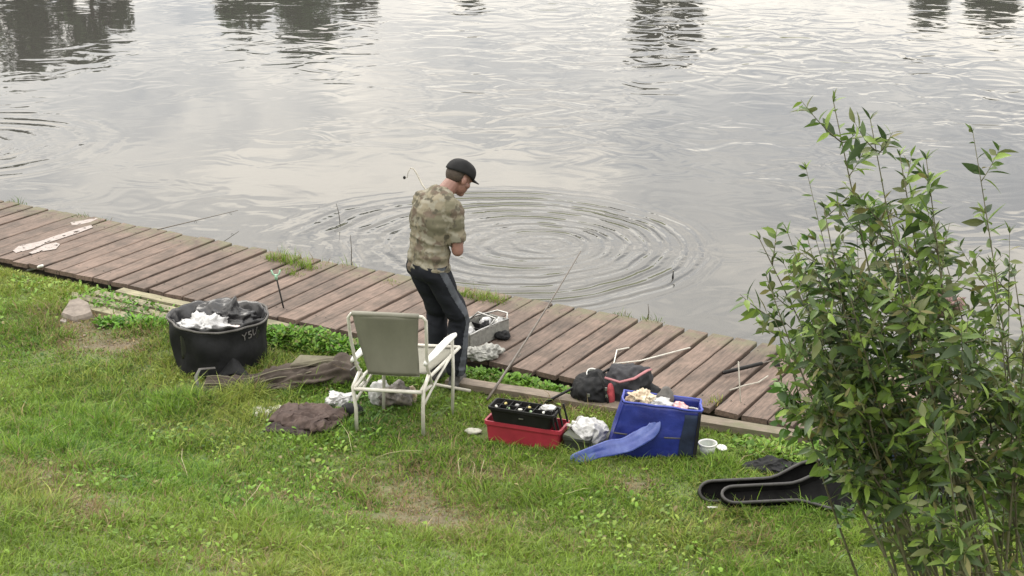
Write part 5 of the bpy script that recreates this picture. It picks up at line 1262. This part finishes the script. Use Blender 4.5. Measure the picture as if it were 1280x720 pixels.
# bright shoots inside the tall shrub
SB3 = onground(1.85, 5.25, -.02)
t3 = [(Tp(x, y, Yc), Vector((-.05, 0, .05))) for x, y, Yc in ((1070,250,5.35),(1010,300,5.4),(1100,290,5.3),(1000,360,5.3),(1060,330,5.45),(1030,400,5.35),(985,440,5.3),(1150,400,5.4))]
shr3, nl3 = shrub('leafy_bush', SB3, t3, 'fresh green shoots growing up through the middle of the tall shrub', 'bush', [(.07,.15,.03),(.09,.17,.03),(.06,.12,.035)], (.05, .085), (.024, .036), 7, 16, 120, 8, .45, .006)
p = PY(1181, 379, 5.25); o = crumple((0,0,0), (.055, .045, .045), .8, 22, 4, 99).build('seed_head', M['seed']); o.location = p; 
o.parent = shr; o.location = p-SB
print('leaves', nl, nl2, nl3, 'blades', NBL)

# ================================================================ FAR BANK TREES (seen only as reflections in the water)
def far_tree(x, y, h, rw, label, seed, tone=(1,1,1), name='far_tree', low=.05, nl=2600):
    r_ = np.random.default_rng(seed); g = float(zg(x, y)); o = empty(name, (x, y, g), label, 'tree')
    tk = MB(); tk.tube([(0,0,-.2), (.1,.05,h*.3), (-.05,.1,h*.6), (.05,0,h*.92)], [h*.028, h*.022, h*.014, h*.004], 8)
    for k in range(9):
        a_ = r_.random()*6.28; z_ = h*(.25+.6*r_.random()); tk.tube([(0,0,z_), (math.cos(a_)*rw*.5, math.sin(a_)*rw*.5, z_+h*.10), (math.cos(a_)*rw*.85, math.sin(a_)*rw*.85, z_+h*.16)], [h*.012, h*.007, h*.002], 6)
    tk.build('trunk', M['bark'], o)
    K_ = 34; cz = r_.uniform(low+.1, .93, K_); rad = np.sin(np.pi*np.clip((cz-low)/(1.06-low), .05, .98))**.6*rw*.72; ca_ = r_.random(K_)*6.28; cr_ = np.sqrt(r_.random(K_))
    cen = np.stack([np.cos(ca_)*cr_*rad, np.sin(ca_)*cr_*rad, cz*h], 1); cs = rw*r_.uniform(.16, .36, K_)
    k = r_.integers(0, K_, nl); d = r_.normal(0, 1, (nl, 3)); d /= np.linalg.norm(d, axis=1)[:, None]; P = cen[k]+d*(cs[k]*r_.random(nl)**.35)[:, None]; P[:, 2] = np.minimum(P[:, 2], h)
    sz = .10+.13*r_.random(nl); a1 = r_.normal(0, 1, (nl, 3)); a1 /= np.linalg.norm(a1, axis=1)[:, None]; a2 = np.cross(a1, r_.normal(0, 1, (nl, 3))); a2 /= np.linalg.norm(a2, axis=1)[:, None]
    V = np.stack([P-a1*sz[:, None], P+a2*sz[:, None]*.6, P+a1*sz[:, None], P-a2*sz[:, None]*.6], 1).reshape(-1, 3)
    F = np.arange(nl*4).reshape(nl, 4).tolist(); cr2 = mesh_obj('crown', V.tolist(), F, M['farleaf'], o, False)
    base_c = np.array([[.025,.045,.016],[.036,.06,.02],[.018,.033,.014]])[r_.integers(0, 3, nl)]*np.array(tone)*(.7+.6*r_.random(K_)[k])[:, None]
    ca2 = cr2.data.color_attributes.new('col', 'FLOAT_COLOR', 'POINT'); c = np.ones((nl, 4, 4), np.float32); c[:, :, :3] = base_c[:, None, :]; ca2.data.foreach_set('color', c.ravel())
    return o
WZ = WATER_Z
def tx(px, y=66): return y*(px-640)/1960.0
for (px, y_, h_, rw_, lab, sd, tone) in ((28, 68, 7.9, 2.6, 'broad dark tree on the far bank, leftmost reflection in the water', 1, (1,1,1)), (118, 67, 7.5, 1.9, 'dark tree on the far bank beside the leftmost broad one', 2, (.9,.95,.9)), (-60, 69, 8.2, 2.6, 'dark tree at the far left end of the far bank', 12, (1,1,1)),
        (310, 68, 6.0, 2.0, 'green tree on the far bank, left one of the middle pair', 3, (1,1.25,.9)), (385, 67, 6.5, 2.3, 'green tree on the far bank, right one of the middle pair', 4, (1,1.4,.85)), (450, 68, 5.6, 1.3, 'small tree on the far bank right of the middle pair', 5, (1,1.1,.9)),
        (812, 68, 7.0, 1.15, 'slim dark tree on the far bank right of centre', 6, (1,1,.8)), (850, 68, 6.4, 1.15, 'slim shorter tree touching the slim dark one on the far bank', 7, (1,1,.8)),
        (1165, 69, 5.9, 1.5, 'low tree on the far bank at the right', 8, (1,1.05,.7)), (1235, 69, 5.7, 1.9, 'low wide tree at the far right of the far bank', 9, (1,1.1,.6)), (590, 69, 5.0, 1.0, 'small bush like tree in the middle of the far bank', 10, (1,1,1))):
    far_tree(tx(px, y_)*1.0, y_, h_, rw_, lab, sd, tone, nl=4600)
